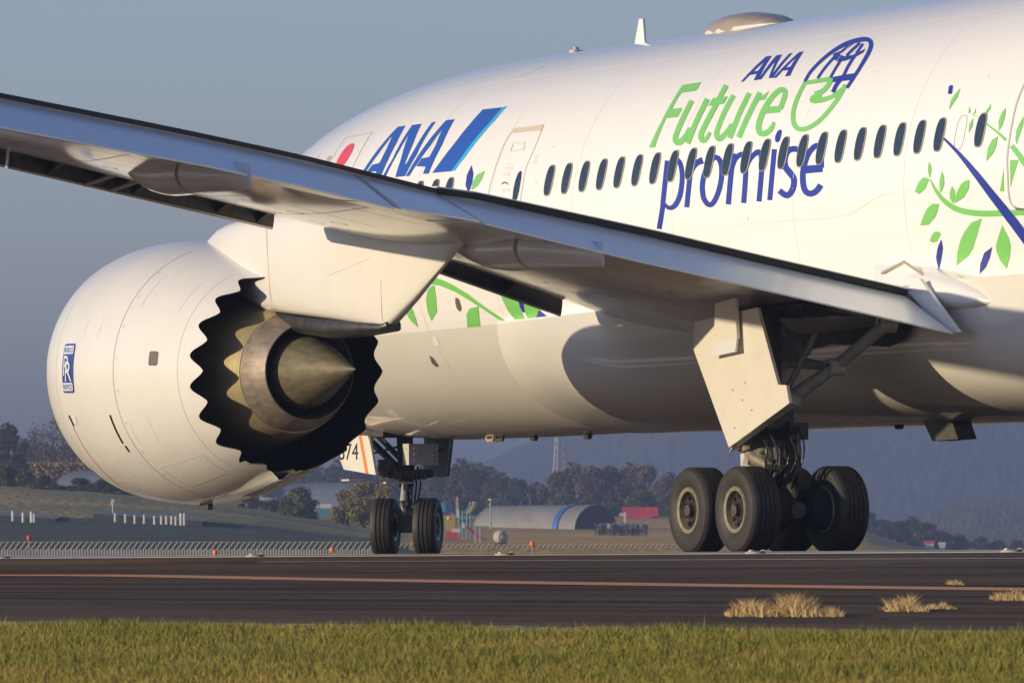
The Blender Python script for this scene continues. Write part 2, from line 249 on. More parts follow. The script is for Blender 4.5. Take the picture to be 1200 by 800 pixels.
DECALS = [
 ('title_letter','logo_blue',[('p',[(9.762,0.4196),(10.255,0.705),(10.566,0.7026),(10.665,0.5826),(10.666,0.4746),(10.63,0.3692),(10.338,0.3791),(10.37,0.4129),(9.956,0.4175),(10.075,0.4593),(10.359,0.4639),(10.373,0.5492),(10.293,0.6443),(10.122,0.5246),(9.903,0.4156)])]),
 ('title_letter','logo_blue',[('p',[(10.705,0.3709),(10.833,0.4749),(10.849,0.6985),(11.222,0.6952),(11.396,0.5543),(11.438,0.4313),(11.49,0.4327),(11.561,0.5103),(11.63,0.6933),(11.774,0.6942),(11.759,0.4798),(11.61,0.3582),(11.233,0.3591),(11.19,0.4666),(10.979,0.6276),(10.948,0.5116),(10.834,0.3681)])]),
 ('title_letter','logo_blue',[('p',[(11.652,0.3566),(12.174,0.6933),(12.505,0.6917),(12.613,0.5223),(12.528,0.3548),(12.307,0.3573),(12.312,0.3988),(11.934,0.4086),(12.024,0.4528),(12.316,0.4553),(12.353,0.5278),(12.265,0.6281),(12.135,0.5194),(11.782,0.3549)])]),
 ('emblem_bar','logo_blue',[('p',[(12.66,0.3565),(12.838,0.4201),(13.086,0.5255),(13.261,0.6348),(13.375,0.7381),(14.127,0.7354),(14.036,0.6406),(13.811,0.5323),(13.605,0.4344),(13.386,0.353)])]),
 ('emblem_bar','cyan',[('p',[(13.392,0.3529),(13.61,0.4343),(13.817,0.5322),(14.042,0.6405),(14.132,0.7352),(14.279,0.7407),(14.19,0.6419),(13.967,0.5335),(13.761,0.4356),(13.522,0.3546)])]),
 ('red_disc','red',[('p',[(8.588,0.6567),(8.637,0.6511),(8.684,0.643),(8.723,0.6338),(8.751,0.624),(8.77,0.6131),(8.786,0.6011),(8.799,0.5878),(8.807,0.5734),(8.808,0.5595),(8.802,0.5462),(8.789,0.5333),(8.772,0.5213),(8.757,0.5091),(8.739,0.4977),(8.704,0.4905),(8.643,0.4894),(8.566,0.4925),(8.496,0.4974),(8.44,0.5036),(8.391,0.5116),(8.352,0.5211),(8.324,0.5323),(8.305,0.5449),(8.293,0.5581),(8.287,0.5716),(8.288,0.5857),(8.292,0.5994),(8.301,0.6128),(8.315,0.6257),(8.335,0.6368),(8.364,0.6454),(8.401,0.6519),(8.443,0.6563),(8.488,0.6587),(8.539,0.659)])]),
 ('leaf_emblem','logo_blue2',[('p',[(14.103,0.3738),(14.27,0.3254),(14.311,0.2777),(14.289,0.2434),(14.243,0.2188),(14.081,0.2662),(14.039,0.3216)])]),
 ('leaf_emblem','leaf',[('p',[(14.678,0.3324),(14.654,0.2874),(14.548,0.2544),(14.341,0.2325),(14.327,0.2775),(14.421,0.3149)])]),
 ('title_letter','leaf',[('p',[(20.503,0.35),(20.594,0.4907),(20.608,0.6094),(20.583,0.7211),(21.216,0.7227),(21.244,0.6654),(20.741,0.6638),(20.75,0.5642),(21.12,0.5623),(21.106,0.5081),(20.711,0.5103),(20.703,0.3477)])]),
 ('title_letter','leaf',[('s',[(21.217,0.6101),(21.221,0.5928),(21.225,0.5682),(21.225,0.5412),(21.223,0.516),(21.223,0.4919),(21.221,0.4676),(21.219,0.445),(21.218,0.4261),(21.218,0.412),(21.221,0.4006),(21.231,0.3905),(21.25,0.3803),(21.283,0.3694),(21.33,0.3592),(21.386,0.3506),(21.452,0.3439),(21.523,0.3409),(21.581,0.3419),(21.624,0.3453),(21.661,0.3505),(21.688,0.3583),(21.712,0.3677),(21.733,0.378),(21.748,0.3884),(21.758,0.3997),(21.761,0.4117),(21.761,0.4224),(21.758,0.43)],[(21.422,0.5913),(21.427,0.574),(21.43,0.5498),(21.43,0.5232),(21.428,0.4986),(21.425,0.4754),(21.42,0.4517),(21.416,0.4299),(21.413,0.412),(21.414,0.399),(21.419,0.3899),(21.427,0.3835),(21.437,0.3787),(21.449,0.3751),(21.462,0.3727),(21.471,0.3715),(21.466,0.3722),(21.45,0.3729),(21.448,0.3729),(21.459,0.3739),(21.477,0.3765),(21.506,0.3809),(21.537,0.3877),(21.567,0.3958),(21.592,0.4038),(21.612,0.4127),(21.627,0.4229),(21.639,0.4324),(21.65,0.439)]),('s',[(21.744,0.6078),(21.753,0.584),(21.759,0.5507),(21.758,0.5139),(21.755,0.4792),(21.753,0.4443),(21.749,0.4078),(21.74,0.3757),(21.729,0.3538)],[(21.96,0.5883),(21.965,0.565),(21.966,0.5323),(21.961,0.4965),(21.954,0.4631),(21.949,0.4293),(21.941,0.3936),(21.929,0.362),(21.916,0.3402)])]),
 ('title_letter','leaf',[('s',[(22.128,0.6843),(22.143,0.6637),(22.159,0.6351),(22.17,0.6026),(22.174,0.57),(22.17,0.5347),(22.154,0.4962),(22.132,0.4603),(22.112,0.4321),(22.101,0.4134),(22.098,0.4003),(22.105,0.3899),(22.118,0.3797),(22.146,0.3682),(22.189,0.3572),(22.24,0.3482),(22.301,0.3408),(22.373,0.3373),(22.427,0.3389),(22.464,0.343),(22.491,0.3491),(22.512,0.3581),(22.529,0.3694),(22.541,0.3802),(22.548,0.3878)],[(22.342,0.6639),(22.357,0.6435),(22.371,0.6152),(22.381,0.583),(22.383,0.5507),(22.374,0.5159),(22.353,0.4781),(22.327,0.443),(22.304,0.4157),(22.295,0.3983),(22.294,0.3878),(22.3,0.3811),(22.31,0.3749),(22.321,0.3695),(22.334,0.3659),(22.345,0.3636),(22.34,0.3639),(22.319,0.3645),(22.316,0.364),(22.33,0.3645),(22.348,0.3668),(22.372,0.3728),(22.396,0.3823),(22.418,0.392),(22.434,0.3986)]),('p',[(22.042,0.5986),(22.539,0.5967),(22.54,0.5524),(22.019,0.5512)])]),
 ('title_letter','leaf',[('s',[(22.631,0.6088),(22.629,0.5924),(22.623,0.5691),(22.616,0.5429),(22.61,0.5175),(22.61,0.4919),(22.611,0.4652),(22.612,0.4404),(22.613,0.4201),(22.615,0.4055),(22.621,0.3942),(22.634,0.3842),(22.655,0.3742),(22.69,0.3633),(22.737,0.3528),(22.796,0.3433),(22.879,0.3356),(22.961,0.3349),(23.009,0.3387),(23.044,0.3437),(23.075,0.3495),(23.1,0.3574),(23.123,0.3667),(23.143,0.3766),(23.159,0.3863),(23.17,0.3965),(23.176,0.4071),(23.179,0.4165),(23.179,0.4233)],[(22.832,0.5891),(22.831,0.5727),(22.825,0.5498),(22.817,0.5243),(22.811,0.5001),(22.808,0.4758),(22.807,0.4501),(22.805,0.4261),(22.804,0.4068),(22.807,0.3935),(22.813,0.3849),(22.822,0.3792),(22.834,0.3743),(22.851,0.3694),(22.87,0.3656),(22.882,0.3638),(22.864,0.3654),(22.84,0.3659),(22.847,0.3667),(22.867,0.3698),(22.89,0.3743),(22.92,0.3794),(22.951,0.3864),(22.981,0.3943),(23.007,0.402),(23.028,0.41),(23.046,0.419),(23.061,0.4271),(23.073,0.4327)]),('s',[(23.145,0.6087),(23.153,0.587),(23.159,0.5566),(23.16,0.5222),(23.16,0.4883),(23.163,0.4517),(23.161,0.4121),(23.153,0.3769),(23.143,0.3529)],[(23.356,0.5895),(23.361,0.5681),(23.363,0.5384),(23.36,0.5051),(23.356,0.4725),(23.355,0.4371),(23.35,0.3983),(23.339,0.3635),(23.327,0.3396)])]),
 ('title_letter','leaf',[('s',[(23.51,0.6042),(23.517,0.5778),(23.519,0.5408),(23.512,0.5011),(23.5,0.4655),(23.488,0.4326),(23.473,0.3998),(23.456,0.3716),(23.441,0.3522)],[(23.725,0.5844),(23.729,0.5585),(23.726,0.5222),(23.714,0.4833),(23.698,0.4487),(23.682,0.4167),(23.664,0.3846),(23.645,0.3568),(23.628,0.3375)]),('p',[(23.672,0.5195),(23.734,0.5635),(23.917,0.5989),(23.929,0.5448),(23.749,0.5424),(23.667,0.4953)])]),
 ('title_letter','leaf',[('p',[(23.966,0.5007),(24.586,0.4949),(24.65,0.4563),(24.014,0.4599)]),('s',[(24.701,0.4673),(24.699,0.4793),(24.694,0.497),(24.684,0.5164),(24.669,0.5332),(24.65,0.5465),(24.627,0.5586),(24.593,0.5707),(24.54,0.5833),(24.47,0.5951),(24.385,0.6052),(24.29,0.6112),(24.213,0.6102),(24.157,0.6038),(24.109,0.594),(24.065,0.5813),(24.031,0.5665),(24.004,0.5493),(23.981,0.5295),(23.964,0.5087),(23.953,0.488),(23.95,0.4668),(23.953,0.4448),(23.962,0.4238),(23.978,0.4048),(24.007,0.3878),(24.049,0.3724),(24.1,0.3593),(24.16,0.3476),(24.24,0.338),(24.322,0.3333),(24.391,0.3323),(24.452,0.3336),(24.505,0.3373),(24.553,0.3429),(24.594,0.3499),(24.627,0.3583),(24.64,0.3696),(24.643,0.3821),(24.639,0.3933),(24.633,0.4012)],[(24.509,0.4819),(24.506,0.4941),(24.499,0.5118),(24.488,0.5307),(24.473,0.5463),(24.458,0.5576),(24.442,0.5668),(24.427,0.5727),(24.418,0.5753),(24.407,0.577),(24.396,0.5782),(24.391,0.5785),(24.377,0.5779),(24.345,0.5736),(24.306,0.5655),(24.27,0.5545),(24.24,0.5416),(24.215,0.526),(24.194,0.5077),(24.178,0.4883),(24.168,0.4693),(24.163,0.4501),(24.164,0.43),(24.17,0.4112),(24.182,0.3959),(24.201,0.3844),(24.226,0.3752),(24.254,0.3682),(24.272,0.3645),(24.275,0.3641),(24.283,0.3638),(24.307,0.3635),(24.333,0.3641),(24.363,0.3655),(24.398,0.3687),(24.43,0.3733),(24.456,0.3783),(24.481,0.3846),(24.5,0.3938),(24.516,0.4031),(24.53,0.4094)])]),
 ('title_letter','logo_blue2',[('s',[(21.185,0.2704),(21.212,0.2304),(21.235,0.1732),(21.238,0.1156),(21.229,0.0733),(21.223,0.0533),(21.223,0.0457),(21.224,0.0422),(21.216,0.0311),(21.193,0.0069),(21.156,-0.0231),(21.114,-0.0516),(21.084,-0.0712)],[(21.358,0.2645),(21.383,0.2247),(21.404,0.1676),(21.406,0.1102),(21.395,0.0681),(21.389,0.0488),(21.389,0.0423),(21.389,0.0372),(21.38,0.0251),(21.355,0.0006),(21.317,-0.0293),(21.275,-0.0578),(21.244,-0.0774)]),('s',[(21.301,0.0466),(21.328,0.0405),(21.369,0.0314),(21.423,0.0217),(21.49,0.0141),(21.565,0.0112),(21.639,0.0114),(21.712,0.0149),(21.779,0.0217),(21.834,0.0319),(21.884,0.0446),(21.926,0.0592),(21.959,0.0751),(21.978,0.0929),(21.987,0.1126),(21.988,0.1323),(21.982,0.1504),(21.972,0.1668),(21.956,0.1823),(21.934,0.1969),(21.908,0.2107),(21.876,0.2241),(21.839,0.2373),(21.795,0.2497),(21.742,0.2608),(21.677,0.2699),(21.605,0.2769),(21.526,0.281),(21.447,0.2804),(21.386,0.2737),(21.338,0.264),(21.3,0.2545),(21.274,0.2481)],[(21.364,0.0541),(21.402,0.0492),(21.451,0.0419),(21.5,0.0358),(21.533,0.0338),(21.556,0.0337),(21.587,0.0346),(21.617,0.0368),(21.648,0.041),(21.685,0.0482),(21.725,0.0587),(21.761,0.0713),(21.788,0.085),(21.808,0.1006),(21.819,0.1188),(21.822,0.1375),(21.82,0.1547),(21.811,0.1699),(21.796,0.1841),(21.776,0.1973),(21.751,0.2098),(21.724,0.2218),(21.692,0.233),(21.66,0.2422),(21.63,0.2485),(21.602,0.2529),(21.574,0.2562),(21.551,0.2578),(21.535,0.2583),(21.503,0.2556),(21.457,0.2484),(21.413,0.2402),(21.38,0.2346)])]),
 ('title_letter','logo_blue2',[('s',[(22.013,0.2848),(22.029,0.2624),(22.047,0.2307),(22.061,0.1948),(22.068,0.1596),(22.071,0.1221),(22.065,0.0812),(22.052,0.0443),(22.038,0.0188)],[(22.184,0.2786),(22.2,0.2562),(22.216,0.2247),(22.229,0.189),(22.235,0.1541),(22.236,0.1168),(22.229,0.076),(22.215,0.0393),(22.2,0.0138)]),('s',[(22.197,0.1681),(22.217,0.1755),(22.241,0.1864),(22.267,0.1977),(22.295,0.2063),(22.319,0.2122),(22.345,0.217),(22.373,0.2209),(22.402,0.2238),(22.437,0.2256),(22.481,0.2268),(22.526,0.2277),(22.56,0.2281)],[(22.1,0.1745),(22.103,0.1831),(22.11,0.1954),(22.12,0.2088),(22.134,0.2208),(22.158,0.2299),(22.186,0.2376),(22.218,0.2442),(22.256,0.2502),(22.303,0.2555),(22.355,0.2595),(22.399,0.2625),(22.425,0.2647)])]),
 ('title_letter','logo_blue2',[('s',[(22.943,0.2414),(22.951,0.2404),(22.991,0.2342),(23.04,0.2234),(23.08,0.21),(23.111,0.1928),(23.133,0.1715),(23.143,0.1489),(23.14,0.1276),(23.124,0.107),(23.095,0.086),(23.057,0.0668),(23.016,0.0516),(22.975,0.0402),(22.933,0.0319),(22.902,0.0279),(22.897,0.0274),(22.881,0.0289),(22.838,0.0355),(22.792,0.0458),(22.756,0.0579),(22.729,0.0729),(22.708,0.0915),(22.696,0.1117),(22.694,0.1314),(22.705,0.1521),(22.728,0.1742),(22.758,0.195),(22.792,0.2117),(22.832,0.2244),(22.88,0.2345),(22.925,0.2403),(22.943,0.2414)],[(22.907,0.2676),(23.021,0.2599),(23.112,0.2466),(23.185,0.2302),(23.24,0.212),(23.278,0.1912),(23.302,0.1678),(23.311,0.1436),(23.308,0.1206),(23.29,0.0983),(23.257,0.076),(23.215,0.0555),(23.169,0.0385),(23.118,0.0249),(23.06,0.0136),(22.987,0.0053),(22.887,0.003),(22.79,0.0099),(22.713,0.0215),(22.648,0.0362),(22.598,0.0529),(22.565,0.0717),(22.541,0.0929),(22.527,0.1154),(22.524,0.1378),(22.536,0.1609),(22.559,0.1848),(22.59,0.2075),(22.627,0.2266),(22.675,0.2423),(22.735,0.2553),(22.808,0.2645),(22.907,0.2676)])]),
 ('title_letter','logo_blue2',[('s',[(23.428,0.2661),(23.435,0.2489),(23.441,0.2248),(23.447,0.1959),(23.451,0.1642),(23.455,0.1255),(23.452,0.0805),(23.44,0.039),(23.426,0.0105)],[(23.601,0.2589),(23.607,0.2419),(23.613,0.218),(23.617,0.1895),(23.62,0.1585),(23.623,0.1203),(23.618,0.0756),(23.605,0.0342),(23.59,0.0057)]),('s',[(23.579,0.159),(23.597,0.1716),(23.618,0.1899),(23.641,0.2087),(23.668,0.2222),(23.698,0.2298),(23.734,0.235),(23.771,0.238),(23.802,0.2392),(23.816,0.2396),(23.81,0.24),(23.803,0.2408),(23.817,0.2378),(23.842,0.2292),(23.871,0.2161),(23.897,0.2003),(23.92,0.1829),(23.937,0.1639),(23.949,0.1427),(23.956,0.1204),(23.96,0.0983),(23.959,0.0742),(23.953,0.0484),(23.944,0.0253),(23.936,0.0092)],[(23.493,0.1637),(23.496,0.177),(23.502,0.1965),(23.511,0.2172),(23.527,0.2344),(23.561,0.2466),(23.606,0.2555),(23.656,0.2616),(23.706,0.2654),(23.764,0.2666),(23.839,0.2638),(23.914,0.2554),(23.966,0.2442),(24.003,0.2311),(24.034,0.2158),(24.06,0.1987),(24.082,0.1804),(24.099,0.1605),(24.111,0.1387),(24.117,0.1163),(24.121,0.094),(24.119,0.0698),(24.113,0.0439),(24.103,0.0207),(24.095,0.0047)]),('s',[(24.055,0.1507),(24.073,0.1621),(24.095,0.1788),(24.12,0.1962),(24.151,0.2097),(24.189,0.2198),(24.239,0.2289),(24.29,0.236),(24.333,0.2402),(24.357,0.2423),(24.356,0.2426),(24.33,0.2446),(24.334,0.2436),(24.36,0.2354),(24.391,0.222),(24.419,0.2056),(24.443,0.188),(24.458,0.1692),(24.466,0.1485),(24.47,0.1265),(24.47,0.1039),(24.468,0.0786),(24.461,0.051),(24.45,0.0261),(24.44,0.0088)],[(23.97,0.1554),(23.973,0.1677),(23.98,0.1855),(23.991,0.2049),(24.012,0.2222),(24.052,0.2359),(24.103,0.2477),(24.156,0.2572),(24.205,0.2641),(24.256,0.2681),(24.326,0.2692),(24.416,0.2626),(24.478,0.2513),(24.519,0.2379),(24.553,0.222),(24.581,0.2041),(24.604,0.1852),(24.619,0.1653),(24.627,0.1439),(24.63,0.1217),(24.63,0.0992),(24.628,0.0739),(24.619,0.0463),(24.608,0.0214),(24.598,0.0041)])]),
 ('title_letter','logo_blue2',[('s',[(24.76,0.2623),(24.776,0.2403),(24.795,0.2091),(24.809,0.1741),(24.817,0.1402),(24.818,0.1051),(24.812,0.0671),(24.799,0.0331),(24.787,0.0095)],[(24.929,0.2568),(24.945,0.2348),(24.962,0.2038),(24.975,0.1688),(24.982,0.1352),(24.982,0.1001),(24.974,0.0622),(24.961,0.0283),(24.948,0.0047)]),('p',[(24.872,0.3602),(24.909,0.3567),(24.94,0.3492),(24.954,0.3369),(24.959,0.3229),(24.958,0.3088),(24.945,0.2975),(24.91,0.2933),(24.868,0.2939),(24.825,0.299),(24.79,0.3078),(24.772,0.3205),(24.768,0.334),(24.779,0.3453),(24.801,0.3541),(24.834,0.3591)])]),
 ('title_letter','logo_blue2',[('s',[(25.72,0.2493),(25.69,0.2519),(25.642,0.2561),(25.578,0.2607),(25.508,0.2638),(25.442,0.2646),(25.374,0.2644),(25.305,0.2621),(25.243,0.2564),(25.2,0.2475),(25.173,0.2371),(25.156,0.2257),(25.149,0.2141),(25.149,0.2021),(25.158,0.1892),(25.177,0.1759),(25.21,0.1621),(25.26,0.1488),(25.32,0.1372),(25.374,0.1276),(25.418,0.1189),(25.462,0.1112),(25.499,0.1052),(25.52,0.1012),(25.534,0.0965),(25.541,0.0877),(25.542,0.0763),(25.534,0.065),(25.518,0.056),(25.491,0.0482),(25.456,0.041),(25.425,0.0369),(25.424,0.0363),(25.407,0.0374),(25.346,0.0441),(25.278,0.053),(25.227,0.0593)],[(25.677,0.2241),(25.645,0.2265),(25.604,0.2297),(25.567,0.2321),(25.537,0.2332),(25.5,0.2336),(25.457,0.2335),(25.423,0.2325),(25.402,0.2307),(25.385,0.2269),(25.367,0.2204),(25.355,0.2125),(25.349,0.2043),(25.351,0.1957),(25.359,0.1863),(25.374,0.1773),(25.393,0.1697),(25.422,0.1627),(25.468,0.1544),(25.523,0.1452),(25.574,0.136),(25.611,0.1284),(25.651,0.1209),(25.694,0.1108),(25.723,0.0983),(25.735,0.0845),(25.736,0.07),(25.724,0.0554),(25.7,0.0423),(25.662,0.0306),(25.611,0.0196),(25.541,0.0103),(25.434,0.0057),(25.322,0.012),(25.234,0.0226),(25.163,0.0328),(25.117,0.0394)])]),
 ('title_letter','logo_blue2',[('p',[(25.963,0.1579),(26.521,0.1538),(26.538,0.1167),(25.946,0.1184)]),('s',[(26.566,0.137),(26.558,0.1488),(26.545,0.1662),(26.527,0.1852),(26.503,0.2021),(26.475,0.2162),(26.443,0.2293),(26.405,0.2412),(26.358,0.2515),(26.3,0.2602),(26.225,0.2658),(26.152,0.2658),(26.094,0.2618),(26.041,0.2548),(25.986,0.245),(25.934,0.2327),(25.891,0.2183),(25.862,0.2015),(25.84,0.1828),(25.825,0.1636),(25.815,0.1453),(25.812,0.1278),(25.816,0.1105),(25.825,0.094),(25.838,0.0787),(25.855,0.0642),(25.877,0.0501),(25.906,0.0369),(25.947,0.0249),(26.006,0.0148),(26.075,0.0078),(26.146,0.0039),(26.217,0.0022),(26.288,0.0037),(26.351,0.0075),(26.406,0.0124),(26.456,0.0183),(26.503,0.0257),(26.543,0.034),(26.573,0.0413),(26.593,0.046)],[(26.4,0.14),(26.392,0.1519),(26.379,0.1691),(26.361,0.1874),(26.34,0.2027),(26.318,0.2149),(26.292,0.2261),(26.267,0.2347),(26.248,0.2396),(26.239,0.2405),(26.245,0.2398),(26.246,0.2394),(26.227,0.2374),(26.191,0.2322),(26.147,0.224),(26.104,0.2138),(26.071,0.2023),(26.046,0.1884),(26.026,0.1717),(26.01,0.1541),(26.001,0.1375),(25.998,0.122),(26.001,0.1066),(26.009,0.0919),(26.02,0.0783),(26.037,0.0659),(26.056,0.0545),(26.079,0.0452),(26.1,0.0393),(26.12,0.0364),(26.143,0.0344),(26.172,0.0331),(26.197,0.0327),(26.219,0.0329),(26.251,0.0346),(26.287,0.0376),(26.319,0.041),(26.346,0.0457),(26.374,0.0524),(26.399,0.0594),(26.417,0.0644)])]),
 ('title_letter','logo_blue2',[('p',[(22.685,0.6841),(22.855,0.8577),(23.047,0.8567),(23.279,0.6828),(23.119,0.6816),(23.062,0.7263),(22.846,0.7248),(22.877,0.7481),(23.026,0.7487),(22.976,0.8192),(22.772,0.6836)])]),
 ('title_letter','logo_blue2',[('p',[(23.279,0.6828),(23.206,0.8547),(23.392,0.855),(23.638,0.7073),(23.632,0.8536),(23.741,0.8554),(23.754,0.681),(23.606,0.6831),(23.37,0.8088),(23.368,0.6804)])]),
 ('title_letter','logo_blue2',[('p',[(23.77,0.6806),(23.957,0.8536),(24.098,0.8554),(24.321,0.6786),(24.156,0.6793),(24.121,0.7221),(23.907,0.7234),(23.95,0.7433),(24.098,0.7448),(24.037,0.8169),(23.873,0.6778)])]),
 ('globe_emblem','logo_blue2',[('s',[(25.036,0.6204),(25.034,0.6307),(25.029,0.6456),(25.025,0.6624),(25.03,0.6787),(25.043,0.6948),(25.061,0.7119),(25.085,0.7293),(25.113,0.7464),(25.148,0.7631),(25.188,0.78),(25.231,0.7961),(25.279,0.8105),(25.332,0.8229),(25.39,0.8338),(25.454,0.8431),(25.523,0.8508),(25.598,0.8573),(25.683,0.8621),(25.77,0.8653),(25.852,0.8671),(25.924,0.868),(25.99,0.8676),(26.051,0.8657),(26.102,0.8627),(26.145,0.8588),(26.177,0.8549),(26.204,0.8506),(26.237,0.8442),(26.277,0.8351),(26.319,0.8233),(26.362,0.8089),(26.402,0.792),(26.439,0.7719),(26.47,0.7494),(26.495,0.7261),(26.514,0.7036),(26.526,0.6817),(26.533,0.6598),(26.535,0.6388),(26.533,0.6194),(26.528,0.6007),(26.52,0.5824),(26.51,0.5668),(26.503,0.5559)],[(24.921,0.6316),(24.915,0.6423),(24.906,0.6578),(24.897,0.676),(24.897,0.6942),(24.908,0.7116),(24.925,0.7297),(24.947,0.748),(24.973,0.766),(25.0,0.7845),(25.031,0.8031),(25.066,0.8212),(25.105,0.8378),(25.147,0.8529),(25.195,0.8665),(25.249,0.8786),(25.31,0.8891),(25.385,0.8971),(25.471,0.9032),(25.559,0.9075),(25.643,0.9101),(25.725,0.9106),(25.808,0.9093),(25.894,0.9058),(25.984,0.8997),(26.08,0.8906),(26.181,0.878),(26.281,0.8624),(26.367,0.8456),(26.438,0.8288),(26.495,0.8118),(26.544,0.7942),(26.585,0.7752),(26.616,0.7544),(26.64,0.732),(26.655,0.7094),(26.666,0.6877),(26.673,0.6663),(26.675,0.6449),(26.671,0.6244),(26.665,0.6055),(26.656,0.5871),(26.643,0.5693),(26.63,0.5541),(26.619,0.5436)]),('s',[(25.412,0.6301),(25.417,0.6421),(25.422,0.6595),(25.426,0.6791),(25.432,0.6974),(25.444,0.7154),(25.458,0.7344),(25.47,0.7516),(25.477,0.7639)],[(25.307,0.6417),(25.311,0.6538),(25.314,0.6715),(25.316,0.6917),(25.32,0.7108),(25.33,0.7295),(25.342,0.7492),(25.353,0.7668),(25.358,0.7793)]),('s',[(25.846,0.6237),(25.842,0.6354),(25.835,0.6524),(25.825,0.6712),(25.817,0.6878),(25.812,0.7024),(25.808,0.7167),(25.805,0.7291),(25.802,0.738)],[(25.741,0.6339),(25.737,0.6457),(25.728,0.6629),(25.717,0.6821),(25.707,0.6993),(25.701,0.7145),(25.695,0.7293),(25.691,0.742),(25.686,0.751)]),('s',[(26.268,0.6209),(26.259,0.634),(26.244,0.6532),(26.226,0.6744),(26.21,0.6934),(26.201,0.7102),(26.193,0.727),(26.187,0.7418),(26.181,0.7524)],[(26.154,0.6312),(26.145,0.6444),(26.128,0.6639),(26.108,0.6857),(26.09,0.7055),(26.078,0.7234),(26.068,0.7409),(26.06,0.7561),(26.053,0.7669)]),('s',[(26.231,0.5276),(26.228,0.5351),(26.224,0.5459),(26.219,0.5575),(26.219,0.5671),(26.225,0.575),(26.235,0.5829),(26.246,0.5898),(26.254,0.5948)],[(26.086,0.5396),(26.082,0.5471),(26.077,0.5582),(26.071,0.5706),(26.069,0.5819),(26.075,0.5916),(26.086,0.6005),(26.096,0.6078),(26.103,0.6129)]),('s',[(25.877,0.7605),(25.885,0.7682),(25.895,0.7793),(25.905,0.7919),(25.915,0.8038),(25.927,0.8159),(25.941,0.8289),(25.952,0.8407),(25.959,0.8491)],[(25.759,0.7764),(25.766,0.7842),(25.774,0.7956),(25.783,0.8086),(25.791,0.8211),(25.802,0.8337),(25.813,0.8472),(25.822,0.8594),(25.827,0.868)]),('s',[(26.148,0.7709),(26.145,0.7775),(26.142,0.787),(26.136,0.7976),(26.13,0.8075),(26.122,0.817),(26.113,0.8267),(26.105,0.8353),(26.098,0.8413)],[(26.029,0.7852),(26.025,0.7919),(26.02,0.8015),(26.014,0.8124),(26.006,0.8223),(25.997,0.8319),(25.987,0.8417),(25.977,0.8505),(25.969,0.8567)]),('s',[(25.544,0.7928),(25.557,0.799),(25.574,0.8081),(25.594,0.8182),(25.612,0.8273),(25.633,0.8359),(25.656,0.8447),(25.677,0.8525),(25.692,0.858)],[(25.435,0.8089),(25.447,0.8153),(25.463,0.8246),(25.48,0.8351),(25.498,0.8447),(25.518,0.8538),(25.54,0.8629),(25.56,0.871),(25.573,0.8767)]),('p',[(25.274,0.7984),(25.417,0.8141),(25.542,0.7874),(25.761,0.7675),(26.019,0.7695),(26.285,0.8062),(26.331,0.7752),(26.137,0.7486),(25.909,0.7329),(25.686,0.7325),(25.471,0.7541)]),('p',[(25.847,0.6313),(26.179,0.6362),(26.591,0.6381),(26.547,0.5962),(25.932,0.5977)])]),
 ('globe_emblem','leaf',[('s',[(24.927,0.6323),(24.932,0.6168),(24.937,0.5946),(24.941,0.5703),(24.946,0.5481),(24.954,0.5285),(24.963,0.5096),(24.976,0.491),(24.994,0.4726),(25.019,0.4543),(25.05,0.4362),(25.086,0.419),(25.124,0.4033),(25.168,0.3891),(25.218,0.3762),(25.274,0.3646),(25.335,0.3544),(25.404,0.346),(25.477,0.3399),(25.549,0.3359),(25.619,0.3337),(25.687,0.3332),(25.755,0.3342),(25.824,0.337),(25.894,0.3415),(25.965,0.3477),(26.04,0.3556),(26.115,0.3656),(26.187,0.3782),(26.258,0.3945),(26.327,0.4139),(26.388,0.4343),(26.436,0.4531),(26.473,0.4699),(26.499,0.486),(26.517,0.5014),(26.528,0.516),(26.529,0.5308),(26.522,0.5451),(26.512,0.5571),(26.504,0.5655)],[(25.074,0.6186),(25.083,0.6027),(25.091,0.5805),(25.097,0.5565),(25.105,0.5349),(25.113,0.5161),(25.123,0.498),(25.135,0.4807),(25.153,0.4641),(25.177,0.4476),(25.206,0.4313),(25.239,0.4162),(25.273,0.4032),(25.307,0.3925),(25.344,0.3834),(25.382,0.3761),(25.417,0.3706),(25.45,0.3666),(25.485,0.3636),(25.526,0.3613),(25.571,0.3599),(25.619,0.3593),(25.67,0.3597),(25.724,0.3615),(25.783,0.3651),(25.848,0.3704),(25.916,0.3773),(25.985,0.3862),(26.052,0.3975),(26.119,0.4128),(26.185,0.4316),(26.245,0.4515),(26.293,0.4698),(26.326,0.4862),(26.35,0.5018),(26.365,0.5167),(26.375,0.5306),(26.377,0.544),(26.371,0.5571),(26.363,0.5687),(26.357,0.5771)]),('p',[(24.968,0.6294),(25.509,0.6345),(25.824,0.6358),(25.93,0.6023),(25.643,0.6048),(24.985,0.6041)]),('s',[(25.722,0.6319),(25.737,0.6267),(25.756,0.6198),(25.772,0.6131),(25.78,0.6074),(25.782,0.6014),(25.78,0.5946),(25.773,0.5878),(25.762,0.5813),(25.744,0.5755),(25.723,0.5699),(25.698,0.565),(25.67,0.5613),(25.632,0.5585),(25.584,0.5561),(25.535,0.5544),(25.5,0.5531)],[(25.891,0.625),(25.905,0.62),(25.926,0.6122),(25.948,0.6024),(25.962,0.5925),(25.965,0.5835),(25.961,0.575),(25.951,0.5669),(25.937,0.5593),(25.92,0.552),(25.899,0.5448),(25.871,0.5381),(25.836,0.5321),(25.788,0.5274),(25.734,0.5238),(25.685,0.5211),(25.654,0.5192)]),('p',[(25.473,0.5094),(25.467,0.5313),(25.589,0.5394),(25.83,0.5266),(25.849,0.5117),(26.135,0.5196),(26.458,0.5759),(26.548,0.5501),(26.343,0.5028),(25.987,0.4823),(25.701,0.4815),(25.552,0.4919)])]),
